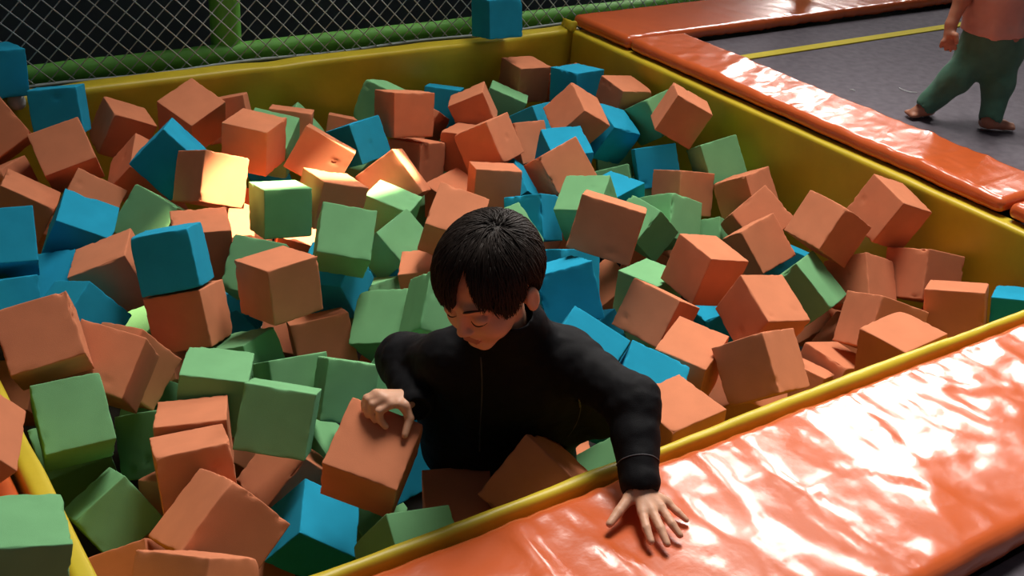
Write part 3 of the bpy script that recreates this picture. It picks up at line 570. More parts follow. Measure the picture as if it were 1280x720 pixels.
# ------------------------------------------------------------------ sculpting by distance fields
class Sculpt:
    """Smoothly blended volumes on a grid, turned into one continuous surface."""
    def __init__(s, lo, hi, vox):
        s.lo = np.array(lo, float); s.v = vox
        s.n = np.ceil((np.array(hi) - s.lo) / vox).astype(int) + 1
        s.D = np.full(s.n, .5, np.float32)
    def region(s, lo, hi):
        a = np.clip(np.floor((np.array(lo) - s.lo) / s.v).astype(int), 0, s.n); b = np.clip(np.ceil((np.array(hi) - s.lo) / s.v).astype(int) + 1, 0, s.n)
        if np.any(b <= a): return None, None
        g = np.stack(np.meshgrid(*[s.lo[i] + s.v * np.arange(a[i], b[i]) for i in range(3)], indexing='ij'), -1)
        return tuple(slice(a[i], b[i]) for i in range(3)), g
    def mix(s, sl, d, k, cut=False):
        A = s.D[sl]
        if cut:
            d = -d; h = np.clip(.5 - .5 * (A - d) / max(k, 1e-6), 0, 1)
            s.D[sl] = A + (d - A) * h + k * h * (1 - h)
        else:
            h = np.clip(.5 + .5 * (A - d) / max(k, 1e-6), 0, 1)
            s.D[sl] = A + (d - A) * h - k * h * (1 - h)
    def cap(s, a, b, ra, rb=None, k=.01, cut=False, flat=(1, 1, 1)):
        a, b = np.array(a, float), np.array(b, float); rb = ra if rb is None else rb
        m = max(ra, rb) + k + .012
        sl, g = s.region(np.minimum(a, b) - m, np.maximum(a, b) + m)
        if sl is None: return
        ab = b - a; t = np.clip(((g - a) @ ab) / max(ab @ ab, 1e-12), 0, 1)
        d = np.linalg.norm(g - a - t[..., None] * ab, axis=-1) - (ra + (rb - ra) * t)
        s.mix(sl, d, k, cut)
    def ell(s, c, r, Mx=np.eye(3), k=.01, cut=False):
        c = np.array(c, float); r = np.array(r, float); m = max(r) + k + .012
        sl, g = s.region(c - m, c + m)
        if sl is None: return
        q = (g - c) @ Mx / r; k0 = np.linalg.norm(q, axis=-1); k1 = np.linalg.norm(q / r, axis=-1)
        s.mix(sl, k0 * (k0 - 1) / np.maximum(k1, 1e-6), k, cut)
    def press(s, cubes, off=.0015):
        """Let the foam cubes that touch the figure press into it."""
        hi = s.lo + (s.n - 1) * s.v
        for cid, col, loc, q, size in cubes:
            c = np.array(loc); r = np.linalg.norm(size) / 2
            if np.any(c + r < s.lo) or np.any(c - r > hi): continue
            Mq = np.array(Quaternion(q).to_matrix()); e = np.abs(Mq) @ (np.array(size) / 2) + .02
            sl, g = s.region(c - e, c + e)
            if sl is None: continue
            k = np.abs((g - c) @ Mq) - np.array(size) / 2
            d = np.linalg.norm(np.maximum(k, 0), axis=-1) + np.minimum(k.max(-1), 0) - off
            s.D[sl] = np.maximum(s.D[sl], -d)
    def warp(s, fn, band=.02):
        I = np.argwhere(np.abs(s.D) < band)
        if len(I): s.D[tuple(I.T)] += fn(s.lo + I * s.v).astype(np.float32)
    def surface(s):
        D = s.D; ins = D < 0
        c = np.zeros(np.array(D.shape) - 1, np.uint8)
        for i in (0, 1):
            for j in (0, 1):
                for k in (0, 1):
                    c += ins[i:D.shape[0] - 1 + i, j:D.shape[1] - 1 + j, k:D.shape[2] - 1 + k]
        act = (c > 0) & (c < 8); I = np.argwhere(act); vid = np.full(act.shape, -1, np.int64); vid[act] = np.arange(len(I))
        P = np.zeros((len(I), 3)); W = np.zeros(len(I))
        cor = [(i, j, k) for i in (0, 1) for j in (0, 1) for k in (0, 1)]
        for a in cor:
            for ax in range(3):
                if a[ax]: continue
                b_ = list(a); b_[ax] = 1
                d0 = D[tuple((I + a).T)]; d1 = D[tuple((I + b_).T)]; x = (d0 < 0) != (d1 < 0)
                t = d0[x] / (d0[x] - d1[x]); p = np.tile(np.array(a, float), (x.sum(), 1)); p[:, ax] += t
                P[x] += p; W[x] += 1
        V = s.lo + s.v * (I + P / W[:, None])
        F_ = []
        for ax in range(3):
            o1, o2 = (ax + 1) % 3, (ax + 2) % 3
            A = np.moveaxis(ins, ax, 0); x = A[:-1] != A[1:]; x = np.moveaxis(x, 0, ax)
            E = np.argwhere(x); E = E[(E[:, o1] > 0) & (E[:, o2] > 0) & (E[:, o1] < D.shape[o1] - 1) & (E[:, o2] < D.shape[o2] - 1)]
            e1 = np.zeros(3, int); e1[o1] = 1; e2 = np.zeros(3, int); e2[o2] = 1
            q = np.stack([vid[tuple(E.T)], vid[tuple((E - e1).T)], vid[tuple((E - e1 - e2).T)], vid[tuple((E - e2).T)]], 1)
            flip = ins[tuple(E.T)]
            q[flip] = q[flip][:, ::-1]
            F_.append(q)
        F_ = np.concatenate(F_)
        return V, F_
def fast_mesh(name, V, Fq, m, parent, mats=None):
    me = bpy.data.meshes.new(name); Fq = np.asarray(Fq); nf = len(Fq)
    me.vertices.add(len(V)); me.vertices.foreach_set('co', np.asarray(V, np.float32).ravel())
    me.loops.add(nf * 4); me.loops.foreach_set('vertex_index', Fq.ravel().astype(np.int32))
    me.polygons.add(nf); me.polygons.foreach_set('loop_start', (np.arange(nf) * 4).astype(np.int32)); me.polygons.foreach_set('loop_total', np.full(nf, 4, np.int32))
    me.polygons.foreach_set('use_smooth', [True] * nf); me.materials.append(m)
    me.update(calc_edges=True); me.validate()
    o = bpy.data.objects.new(name, me); COL.objects.link(o)
    if parent is not None:
        o.parent = parent; o.matrix_parent_inverse = Matrix.Translation(-Vector(parent.location))
    return o
def relax(V, Fq, n=1):
    e = np.concatenate([Fq[:, [0, 1]], Fq[:, [1, 2]], Fq[:, [2, 3]], Fq[:, [3, 0]]])
    for _ in range(n):
        S_ = np.zeros_like(V); c = np.zeros(len(V))
        for a in (0, 1):
            for ax in range(3): S_[:, ax] += np.bincount(e[:, a], V[e[:, 1 - a], ax], len(V))
            c += np.bincount(e[:, a], None, len(V))
        V = V * .5 + .5 * S_ / c[:, None]
    return V

# ================================================================== the boy in black
C = at(610, 352, 2.03)                                     # head centre
l_ = np.array([.82, .28, -.50]); l_ /= np.linalg.norm(l_)
f_ = np.array([-.57, .67, -.48]); f_ -= l_ * (f_ @ l_); f_ /= np.linalg.norm(f_)
u_ = np.cross(f_, l_); 
if u_[1] > 0: u_ = -u_
HM = np.stack([R @ l_, R @ f_, R @ u_], 1)                 # head axes: left ear, nose, crown
def hd(l, f, u): return C + HM @ np.array([l, f, u])
lr = R[:, 0]
neck0 = at(634, 404, 2.17)
shL, elL = at(703, 447, 2.24), at(790, 502, 2.14)
wrL = on_plane(800, 604, .042)
shR, elR, wrR = at(566, 452, 2.22), at(505, 450, 2.345), at(518, 497, 2.225)
hip = at(642, 575, 2.53); chest = at(630, 468, 2.29)
NF = R @ np.array([.160, -.529, -.833]); PF = at(496.1, 613.9, 2.122)   # front face of the cube he holds
def onface(px, py, off):
    d = R @ np.array([(px - 640) / F_PX, (py - 360) / F_PX, 1.0]); p = PF + NF * off
    return CAM + d * (((p - CAM) @ NF) / (d @ NF))
boy = empty('person', (hip[0], hip[1], -.60), label='boy in a black jacket leaning in the foam pit, one hand flat on the pad', cat='person')
B = Sculpt((.74, 1.03, -.62), (1.42, 1.86, .56), .0028)
# trunk, legs
B.cap(hip - lr * .03, chest - lr * .04, .075, .075, .03); B.cap(hip + lr * .03, chest + lr * .04, .075, .075, .03)
B.cap(shL, shR, .040, .040, .03); B.cap(chest, neck0, .05, .034, .03)
for sgn in (-1, 1):
    a = hip + lr * .045 * sgn; kx = np.array([a[0], a[1] + .01, -.40]); fx = np.array([a[0], a[1] + .02, -.58])
    B.cap(a, kx, .055, .042, .02); B.cap(kx, fx, .042, .03, .02); B.cap(fx, fx - np.array([.05, .05, .012]), .026, .02, .015)
B.cap(shL, elL, .036, .030, .02); B.cap(elL, wrL, .030, .0195, .01)
B.cap(shR, elR, .036, .030, .02); B.cap(elR, wrR, .030, .0195, .01)
# neck and head
B.cap(neck0, hd(0, -.02, -.05), .036, .040, .02)
B.ell(hd(0, -.012, .022), (.073, .090, .084), HM, .02)
B.ell(hd(0, .028, -.040), (.057, .056, .066), HM, .025)
B.cap(hd(-.008, .060, -.092), hd(.008, .060, -.092), .0165, .0165, .018)
for sg in (-1, 1):
    B.ell(hd(sg * .034, .050, -.042), (.027, .027, .028), HM, .018)           # cheek
    B.cap(hd(sg * .012, .081, .016), hd(sg * .044, .068, .014), .008, .007, .012)   # brow ridge
    B.ell(hd(sg * .030, .096, -.006), (.016, .014, .011), HM, .010, True)      # eye socket
    B.ell(hd(sg * .030, .0735, -.008), (.0155, .0125, .0115), HM, .003)        # lowered lid
    B.ell(hd(sg * .088, -.006, -.014), (.008, .0165, .027), HM, .006)         # ear
    B.cap(hd(sg * .068, -.004, -.014), hd(sg * .084, -.006, -.014), .012, .010, .006)
    B.ell(hd(sg * .0985, -.003, -.010), (.006, .0095, .017), HM, .003, True)
    B.ell(hd(sg * .0095, .0875, -.039), (.0068, .0080, .0062), HM, .005)       # nostril wing
B.cap(hd(0, .082, .004), hd(0, .096, -.032), .0062, .0086, .009)              # nose
B.ell(hd(0, .0945, -.036), (.0085, .0080, .0070), HM, .005)
B.cap(hd(-.015, .0805, -.062), hd(.015, .0805, -.062), .0048, .0048, .005)    # lips
B.cap(hd(-.012, .0805, -.0705), hd(.012, .0805, -.0705), .0054, .0054, .004)
B.cap(hd(-.018, .0875, -.0665), hd(.018, .0875, -.0665), .0014, .0014, .002, True)
# left hand, spread flat on the pad
HZ = .0065
def hp(x, y, z): return on_plane(x, y, z + HZ)
wr = hp(800, 612, .032)
kn = [hp(803, 640, .021), hp(815, 638, .024), hp(826, 634, .023), hp(834, 628, .019)]
pip = [hp(808, 660, .0155), hp(826, 661, .017), hp(840, 655, .016), hp(847, 640, .0125)]
tip = [hp(814, 677, .0068), hp(834, 680, .0068), hp(850, 669, .0068), hp(858, 650, .0062)]
B.cap(wrL, wr, .0195, .0185, .01)
for k_, p_, t_, r_ in zip(kn, pip, tip, (.0078, .0080, .0077, .0068)):
    B.cap(wr + (k_ - wr) * .15, k_, .0125, .0095, .008)
    B.cap(k_, p_, r_ + .0006, r_, .0035); B.cap(p_, t_, r_ - .0002, r_ - .0014, .0025)
tb, tm, tt = hp(787, 622, .024), hp(773, 640, .0145), hp(762, 655, .0075)
B.cap(wr, tb, .0135, .0115, .010); B.cap(tb, tm, .0105, .0088, .005); B.cap(tm, tt, .0088, .0070, .003)
# right hand, fingers curled over the cube
wq = wrR
kr = [onface(489, 505, .034), onface(482, 499, .036), onface(475, 495, .034), onface(470, 492, .028)]
pr = [onface(474, 514, .030), onface(466, 506, .030), onface(461, 500, .027), onface(458, 497, .022)]
dr = [onface(475, 525, .016), onface(464, 516, .017), onface(458, 510, .016), onface(455, 504, .014)]
trp = [onface(482, 533, .0078), onface(469, 525, .0078), onface(460, 519, .0076), onface(455, 512, .0072)]
for k_, p_, d_, t_, r_ in zip(kr, pr, dr, trp, (.0078, .0080, .0077, .0068)):
    B.cap(wq + (k_ - wq) * .15, k_, .0130, .0095, .008)
    B.cap(k_, p_, r_ + .0006, r_, .0035); B.cap(p_, d_, r_, r_ - .0004, .002); B.cap(d_, t_, r_ - .0004, r_ - .0012, .002)
tb, tm, tt = onface(506, 507, .030), onface(512, 523, .018), onface(506, 544, .0085)
B.cap(wq, tb, .0135, .0115, .010); B.cap(tb, tm, .0105, .0088, .005); B.cap(tm, tt, .0088, .0068, .003)
B.press(CUBES, .0022); V, Fq = B.surface(); V = relax(V, Fq, 1)
body = fast_mesh('body', V, Fq, SKIN, boy)
body.data.materials.append(LIP)
cen = V[Fq].mean(1); loc = (cen - C) @ HM
# lips: a soft ellipse on the front of the mouth
lip = (np.abs(loc[:, 0]) < .0195) & (loc[:, 1] > .076) & (loc[:, 2] < -.0570 - .10 * np.abs(loc[:, 0])) & (loc[:, 2] > -.0765 + .28 * np.abs(loc[:, 0]))
mi = np.zeros(len(Fq), np.int32); mi[lip] = 1; body.data.polygons.foreach_set('material_index', mi)
# finger nails
def nail(t_, p_, up, r=.0045):
    d = (t_ - p_); d /= np.linalg.norm(d); s_ = np.cross(d, up); s_ /= np.linalg.norm(s_); n_ = np.cross(s_, d)
    c = t_ - d * .0005 + n_ * .0047
    Vn, Fn = [], []
    for i, a in enumerate(np.linspace(-1, 1, 5)):
        for j, b2 in enumerate(np.linspace(-1, 1, 5)):
            Vn.append(c + s_ * r * .8 * a + d * r * b2 - n_ * .0016 * a * a - n_ * .0012 * (b2 + .3) ** 2 + n_ * .0003)
    for i in range(4):
        for j in range(4): Fn.append([i * 5 + j, i * 5 + j + 1, (i + 1) * 5 + j + 1, (i + 1) * 5 + j])
    return np.array(Vn), Fn
NAIL = mat('finger_nail', (.62, .36, .27), .3)
for t_, p_ in zip(tip, pip):
    nl = mesh_obj('finger_nail', *nail(t_, p_, np.array([0, 0, 1.0])), NAIL, body); nl.matrix_parent_inverse = body.matrix_world.inverted() if False else Matrix.Identity(4)

# trousers, mostly hidden among the cubes
T = Sculpt((1.0, 1.4, -.60), (1.5, 1.86, -.05), .005)
for sgn in (-1, 1):
    a = hip + lr * .045 * sgn; kx = np.array([a[0], a[1] + .01, -.40]); fx = np.array([a[0], a[1] + .02, -.56])
    T.cap(hip, a, .078, .07, .03); T.cap(a, kx, .066, .053, .02); T.cap(kx, fx, .053, .044, .02)
T.warp(lambda P: .002 * fbm(P * 26, 3, 2))
T.press(CUBES, .004); fast_mesh('trousers', *T.surface(), TROUSER, boy)

# jacket
J = Sculpt((.82, 1.08, -.30), (1.50, 1.88, .34), .0034)
for o in (-.048, .052):
    J.cap(hip + lr * o + np.array([0, 0, -.02]), chest + lr * o * .95, .090, .086, .04)
J.cap(chest - lr * .03, chest + lr * .045, .088, .088, .04)
J.cap(at(716, 516, 2.40), at(700, 470, 2.31), .060, .060, .04)
J.cap(at(756, 527, 2.36), at(712, 480, 2.30), .036, .05, .04)
J.cap(at(548, 505, 2.34), at(562, 560, 2.46), .046, .060, .04)
J.cap(chest, neck0, .075, .050, .04)
J.cap(shL, shR, .052, .052, .035)
J.cap(neck0 - lr * .02, shL, .050, .050, .03); J.cap(neck0 + lr * .02, shR, .052, .056, .03)
cuffL = wrL + (wrL - elL) * .0; cuffR = wrR + (elR - wrR) * -.15
J.cap(shL, elL, .054, .048, .03); J.cap(elL, elL + (cuffL - elL) * .5, .049, .041, .02); J.cap(elL + (cuffL - elL) * .5, cuffL, .041, .0345, .01)
J.cap(shR, elR, .056, .052, .03); J.cap(elR, cuffR, .050, .034, .015)
# collar
neckd = hd(0, -.02, -.05) - neck0; neckd /= np.linalg.norm(neckd)
J.cap(neck0 - neckd * .01, neck0 + neckd * .034, .057, .0555, .02)
J.cap(neck0 + neckd * .022, neck0 + neckd * .12, .0475, .055, .004, True)
for cpt, dr_, r_ in ((cuffL, cuffL - elL, .0270), (cuffR, cuffR - elR, .0275)):
    dr_ = dr_ / np.linalg.norm(dr_)
    J.cap(cpt + dr_ * (r_ * (.55 if cpt is cuffL else 1.05)), cpt + dr_ * .07, r_ * (1.0 if cpt is cuffL else .86), r_ * (1.6 if cpt is cuffL else 1.0), .003, True)
a_side, u_side = R[:, 0], np.array([0, 0, 1.0])
def folds(P):
    out = np.zeros(len(P))
    def along(a, b, r, amp, fr, ph):
        ab = b - a; L = np.linalg.norm(ab); t = ((P - a) @ ab) / (L * L); q = P - a - np.clip(t, 0, 1)[:, None] * ab
        w = np.exp(-(np.maximum(np.linalg.norm(q, axis=1) - r, 0) / .02) ** 2) * sstep(-.25, .05, t) * (1 - sstep(.95, 1.15, t))
        tw = vnoise(P * 16 + ph, 5) * 2.4 + (q @ np.array([.6, -.3, .7])) * 30
        return amp * w * (.25 * np.sin(t * L * fr + tw * 1.6 + ph) * (.4 + .6 * np.abs(vnoise(P * 22 + ph, 6))) + .9 * vnoise(np.stack([t * L * 42 + ph, q @ a_side * 12, q @ u_side * 9], 1), 7))
    out += along(shL, elL, .055, .0036, 150, .3) + along(elL, cuffL, .045, .0030, 190, 1.2)
    out += along(shR, elR, .055, .0032, 150, 2.0) + along(elR, cuffR, .045, .0028, 190, .8)
    Q = np.stack([P @ lr * 16, P @ R[:, 1] * 5, P @ R[:, 2] * 8], 1)
    out += .0038 * vnoise(Q, 14) + .0022 * vnoise(Q * 2.1, 15) + .0012 * fbm(P * 55, 16, 2)
    return out
J.warp(folds, .03); J.press(CUBES, .0032)
V, Fq = J.surface(); V = relax(V, Fq, 1)
jac = fast_mesh('jacket', V, Fq, JACKET, boy)
bv = BVHTree.FromPolygons([tuple(v) for v in V], [tuple(q) for q in Fq])
def on_jacket(px, py, off=.001):
    d = Vector(R @ np.array([(px - 640) / F_PX, (py - 360) / F_PX, 1.0])).normalized()
    h = bv.ray_cast(Vector(CAM), d)
    return np.array(h[0] + h[1] * off) if h[0] is not None else None
def strip(name, pix, rad, m, label=None):
    p = [on_jacket(*q) for q in pix]; p = [q for q in p if q is not None]
    if len(p) < 3: return None
    p = np.array(p); q = p.copy()
    for i in range(1, len(p) - 1): q[i] = (p[i - 1] + 2 * p[i] + p[i + 1]) / 4
    o = mesh_obj(name, *tube(q, rad, 6), m, jac); o.matrix_parent_inverse = Matrix.Identity(4)
    if label: o['label'] = label
    return o
strip('front_zipper', [(601 + 1.5 * math.sin(t * 5), 446 + t * 118) for t in np.linspace(0, 1, 26)], .0020, ZIPTAPE, 'dark zip down the jacket front')
strip('pocket_zipper', [(726 - 16 * t * t, 506 + t * 40) for t in np.linspace(0, 1, 14)], .0016, ZIPTAPE)
strip('zipper_pull', [(724 + 1.0 * t, 500 + t * 9) for t in np.linspace(0, 1, 5)], .0026, METAL, 'small grey metal zip pull')
dr_ = (cuffL - elL) / np.linalg.norm(cuffL - elL); base = cuffL - dr_ * .038
a1 = np.cross(dr_, [0, 0, 1]); a1 /= np.linalg.norm(a1); a2 = np.cross(dr_, a1)
ring = []
for an in np.linspace(0, 2 * math.pi, 41):
    dv = a1 * math.cos(an) + a2 * math.sin(an); h = bv.ray_cast(Vector(base + dv * .09), Vector(-dv))
    if h[0] is not None and (h[0] - Vector(base)).length < .08: ring.append(np.array(h[0]) + dv * .0003)
o = mesh_obj('cuff_seam', *tube(ring, .0009, 5), SEAM, jac); o.matrix_parent_inverse = Matrix.Identity(4)

# hair: a close cap under many combed locks that fall from the whorl
HC = np.array([0, -.012, .024]); HR = np.array([.0925, .108, .0985])
def hair_edge(l, f):
    """Lowest height (head frame) that hair reaches, for a direction round the head."""
    az = np.arctan2(l, f)                                   # 0 front, + towards the left ear
    a = np.abs(az)
    front = .020 + .004 * np.sin(az * 23)
    notch = .085 * np.clip(1 - np.abs(az - .24) / .30, 0, 1)
    side = -.022 + .05 * np.exp(-((a - 1.62) / .28) ** 2) * (az > 0)
    back = -.072
    e = front + notch
    w1 = sstep(.62, 1.0, a); e = e * (1 - w1) + side * w1
    w2 = sstep(1.85, 2.3, a); return e * (1 - w2) + back * w2
HS = Sculpt(C - .16, C + .16, .003)
HS.ell(hd(*HC), HR * .975, HM, .01)
def hair_cut(P):
    L = (P - C) @ HM
    return np.maximum(0, hair_edge(L[:, 0], L[:, 1]) + .004 - L[:, 2]) * 1.0
g = np.stack(np.meshgrid(*[HS.lo[i] + HS.v * np.arange(HS.n[i]) for i in range(3)], indexing='ij'), -1).reshape(-1, 3)
Lg = (g - C) @ HM
cut = (hair_edge(Lg[:, 0], Lg[:, 1]) + .003 - Lg[:, 2]).reshape(HS.n)
HS.D = np.maximum(HS.D, cut.astype(np.float32))
inner = np.linalg.norm((Lg - HC) / (HR * .86), axis=1).reshape(HS.n)
HS.D = np.maximum(HS.D, ((1 - inner) * .08).astype(np.float32))
V, Fq = HS.surface(); V = relax(V, Fq, 2)
hair = fast_mesh('hair', V, Fq, HAIR, boy)
whorl = np.array([.03, -.03, .115]) - HC; whorl = whorl / HR; whorl /= np.linalg.norm(whorl)
parts = []
gr = np.random.default_rng(4)
ntry = 0
while len(parts) < 3200 and ntry < 30000:
    ntry += 1
    d = gr.normal(size=3); d /= np.linalg.norm(d)
    if gr.random() < .35: d = whorl + gr.normal(size=3) * .55; d /= np.linalg.norm(d)
    p = d * HR + HC
    if p[2] < hair_edge(p[0], p[1]) + .006: continue
    lift = gr.uniform(.985, 1.022); pts = []; steps = int(gr.integers(6, 12)); swirl = gr.normal() * .25 + .25
    q = d.copy(); jit = gr.normal(size=3) * .12
    for s_ in range(steps):
        pt = q * HR * (lift + .010 * math.sin(s_ * .5)) + HC
        if pt[2] < hair_edge(pt[0], pt[1]) - gr.uniform(0, .010): break
        pts.append(hd(*pt))
        away = q - whorl; away -= q * (away @ q); away /= max(np.linalg.norm(away), .05)
        down = np.array([0, .25, -1.0]); down -= q * (down @ q)
        sw = np.cross(q, whorl); nrm_ = np.linalg.norm(sw); sw = sw / nrm_ if nrm_ > .05 else sw
        dirv = away * 1.0 + down * .55 + sw * swirl + jit; dirv -= q * (dirv @ q); dirv /= np.linalg.norm(dirv)
        q = q + dirv * .105; q /= np.linalg.norm(q)
    if len(pts) < 4: continue
    n_ = len(pts); tp = [min(1, .45 + i * .35) * (1 - .85 * (i / (n_ - 1)) ** 2) for i in range(n_)]
    parts.append(tube(pts, gr.uniform(.0010, .0019), 4, taper=tp))
hl = mesh_obj('hair_locks', *joined(parts), HAIR, hair); hl.matrix_parent_inverse = Matrix.Identity(4)
for sg in (-1, 1):
    pts = [hd(sg * (.013 + .033 * t), .0905 - .012 * t * t - .004 * t, .0165 + .0055 * math.sin(t * 2.4)) for t in np.linspace(0, 1, 9)]
    e = mesh_obj('eyebrow', *tube(pts, .0021, 6, taper=[.6, 1, 1.1, 1.1, 1, .9, .8, .6, .3]), BROW, body); e.matrix_parent_inverse = Matrix.Identity(4)
    bb = BVHTree.FromPolygons([tuple(v) for v in body.data.vertices[0:0]] or [(0, 0, 0), (1, 0, 0), (0, 1, 0)], [(0, 1, 2)])
    pts = [hd(sg * (.016 + .029 * t), .0832 - .0135 * (t - .35) ** 2 * 2 + .0015, -.0130 - .0045 * math.sin(t * math.pi)) for t in np.linspace(0, 1, 9)]
    e = mesh_obj('eyelashes', *tube(pts, .0011, 5, taper=[.4, .8, 1, 1.1, 1.1, 1.1, 1, .8, .4]), BROW, body); e.matrix_parent_inverse = Matrix.Identity(4)

# ================================================================== the barefoot child on the trampoline
G0 = on_plane(1205, 152, 0); nh = R[:, 2].copy(); nh[2] = 0; nh /= np.linalg.norm(nh)
def up(px, py, fwd=0.0):
    d = R @ np.array([(px - 640) / F_PX, (py - 360) / F_PX, 1.0])
    return CAM + d * (((G0 - nh * fwd - CAM) @ nh) / (d @ nh))
kid = empty('person', tuple(G0), label='barefoot child in a peach shirt and green trousers stepping across the trampoline', cat='person')
a1_, a2_ = on_plane(1157, 133, .045), on_plane(1238, 149, .045)
h1, h2 = up(1228, 62), up(1250, 62)
k1, k2 = up(1194, 98, .03), up(1248, 104, .05)
waist, chst, nk = up(1242, 36), up(1246, -8), up(1250, -50)
s1, s2 = up(1218, -36), up(1283, -34)
e1, w1_ = up(1203, -2, .04), up(1189, 30, .06)
hdC = up(1254, -88)
K = Sculpt(np.minimum.reduce([a1_, a2_, hdC, w1_, s2]) - .2, np.maximum.reduce([a1_, a2_, hdC, s2]) + np.array([.25, .25, .2]), .0055)
K.cap(waist, chst, .085, .080, .03); K.cap(s1, s2, .040, .040, .04); K.cap(chst, nk, .05, .032, .03); K.cap(nk, hdC, .032, .036, .02)
K.ell(hdC + np.array([0, 0, .012]), (.076, .076, .088), k=.02); fd = -nh * .5 + R[:, 0] * .85; fd[2] = 0; fd /= np.linalg.norm(fd)
K.ell(hdC + fd * .03 - np.array([0, 0, .045]), (.055, .055, .055), k=.03); K.cap(hdC + fd * .080, hdC + fd * .088 - np.array([0, 0, .025]), .008, .010, .01)
sd = np.cross(fd, [0, 0, 1.0])
for sg in (-1, 1):
    K.ell(hdC + sd * sg * .078 - np.array([0, 0, .01]), (.014, .014, .026), k=.008)
    K.ell(hdC + fd * .082 + sd * sg * .03, (.013, .013, .010), k=.01, cut=True)
K.cap(waist, h1, .08, .07, .03); K.cap(waist, h2, .08, .07, .03)
K.cap(h1, k1, .055, .040, .02); K.cap(k1, a1_, .038, .024, .02); K.cap(h2, k2, .055, .040, .02); K.cap(k2, a2_, .038, .024, .02)
for an_, tx, ty, hx, hy in ((a1_, 1139, 142, 1162, 137), (a2_, 1263, 158, 1231, 152)):
    toe = on_plane(tx, ty, .015); heel = on_plane(hx, hy, .022)
    K.cap(an_, heel, .023, .019, .015); K.cap(an_ - np.array([0, 0, .01]), (toe * .65 + an_ * .35) * [1, 1, 0] + [0, 0, .022], .022, .018, .02); K.cap(heel, toe, .018, .013, .015)
    td = toe - heel; td[2] = 0; td /= np.linalg.norm(td); sx = np.cross(td, [0, 0, 1.0])
    for i in range(5):
        o_ = (i - 2) * .0105; K.cap(toe + sx * o_ - td * .012, toe + sx * o_ + td * (.012 - .002 * abs(i - 1)), .0085, .0068 if i else .0085, .003)
K.cap(s1, e1, .032, .026, .02); K.cap(e1, w1_, .026, .019, .015)
pal = up(1187, 43, .07); K.cap(w1_, pal, .019, .020, .01)
for i, (fx, fy, mx, my) in enumerate(((1179, 52, 1176, 58), (1184, 55, 1182, 62), (1189, 56, 1188, 63), (1193, 55, 1194, 61))):
    K.cap(pal, up(fx, fy, .08), .012, .0085, .006); K.cap(up(fx, fy, .08), up(mx, my, .075), .0085, .007, .003)
K.cap(pal, up(1195, 44, .10), .011, .010, .006); K.cap(up(1195, 44, .10), up(1196, 54, .11), .009, .0075, .003)
e3, w3 = up(1300, 0, -.02), up(1308, 34, .0)
K.cap(s2, e3, .032, .026, .02); K.cap(e3, w3, .026, .019, .015)
p3 = up(1309, 47, .0); K.cap(w3, p3, .019, .019, .01)
for dx in (-6, -2, 2, 6): K.cap(p3, up(1309 + dx, 62 - abs(dx) * .4, .01), .011, .0072, .004)
K.cap(p3, up(1300, 54, .03), .010, .0075, .005)
V, Fq = K.surface(); fast_mesh('body', relax(V, Fq, 1), Fq, SKIN2, kid)
Q = Sculpt(K.lo, K.lo + (K.n - 1) * K.v, .006)
for h_, k_, an_ in ((h1, k1, a1_), (h2, k2, a2_)):
    Q.cap(waist - np.array([0, 0, .02]), h_, .088, .076, .03); Q.cap(h_, k_, .072, .050, .03); Q.cap(k_, an_ + (k_ - an_) * .06, .049, .040, .03)
    d_ = (an_ - k_) / np.linalg.norm(an_ - k_); Q.cap(an_ + d_ * .022, an_ + d_ * .1, .036, .06, .004, True)
zc = waist[2] + .0
def kidfold(P): return .0045 * vnoise(P * [18, 18, 11], 3) + .0032 * vnoise(P * [34, 34, 22], 4) + .0015 * fbm(P * 60, 8, 2)
Q.warp(kidfold, .03); V, Fq = Q.surface(); fast_mesh('trousers', relax(V, Fq, 1), Fq, PANTS, kid)
Sx = Sculpt(K.lo, K.lo + (K.n - 1) * K.v, .006)
hem = up(1241, 36)
Sx.cap(hem, chst, .104, .092, .03); Sx.cap(chst, (s1 + s2) / 2, .09, .06, .04); Sx.cap(s1, s2, .050, .050, .04)
Sx.cap(s1, s1 + (e1 - s1) * .55, .048, .044, .02); Sx.cap(s2, s2 + (e3 - s2) * .55, .048, .044, .02)
for a_, b_ in ((s1, e1), (s2, e3)):
    d_ = (b_ - a_) / np.linalg.norm(b_ - a_); Sx.cap(a_ + (b_ - a_) * .78, b_ + d_ * .05, .034, .05, .004, True)
Sx.cap(nk + np.array([0, 0, .01]), nk + np.array([0, 0, .1]), .042, .055, .006, True)
gz = (Sx.lo[2] + Sx.v * np.arange(Sx.n[2]))[None, None, :]
Sx.D = np.maximum(Sx.D, ((hem[2] - .012) - gz).astype(np.float32) + 0 * Sx.D)
Sx.warp(lambda P: .004 * vnoise(P * [20, 20, 7], 5) + .002 * fbm(P * 40, 6, 2), .03)
V, Fq = Sx.surface(); fast_mesh('shirt', relax(V, Fq, 1), Fq, SHIRT, kid)
HK = Sculpt(hdC - .15, hdC + .15, .005)
HK.ell(hdC + np.array([0, 0, .018]) - fd * .01, (.083, .083, .092), k=.01); HK.ell(hdC + fd * .085 - np.array([0, 0, .05]), (.085, .085, .085), k=.015, cut=True)
HK.cap(hdC - np.array([0, 0, .075]), hdC - np.array([0, 0, .2]), .09, .09, .01, True)
HK.warp(lambda P: .003 * fbm(P * 60, 3, 2)); V, Fq = HK.surface(); fast_mesh('hair', V, Fq, HAIR, kid)
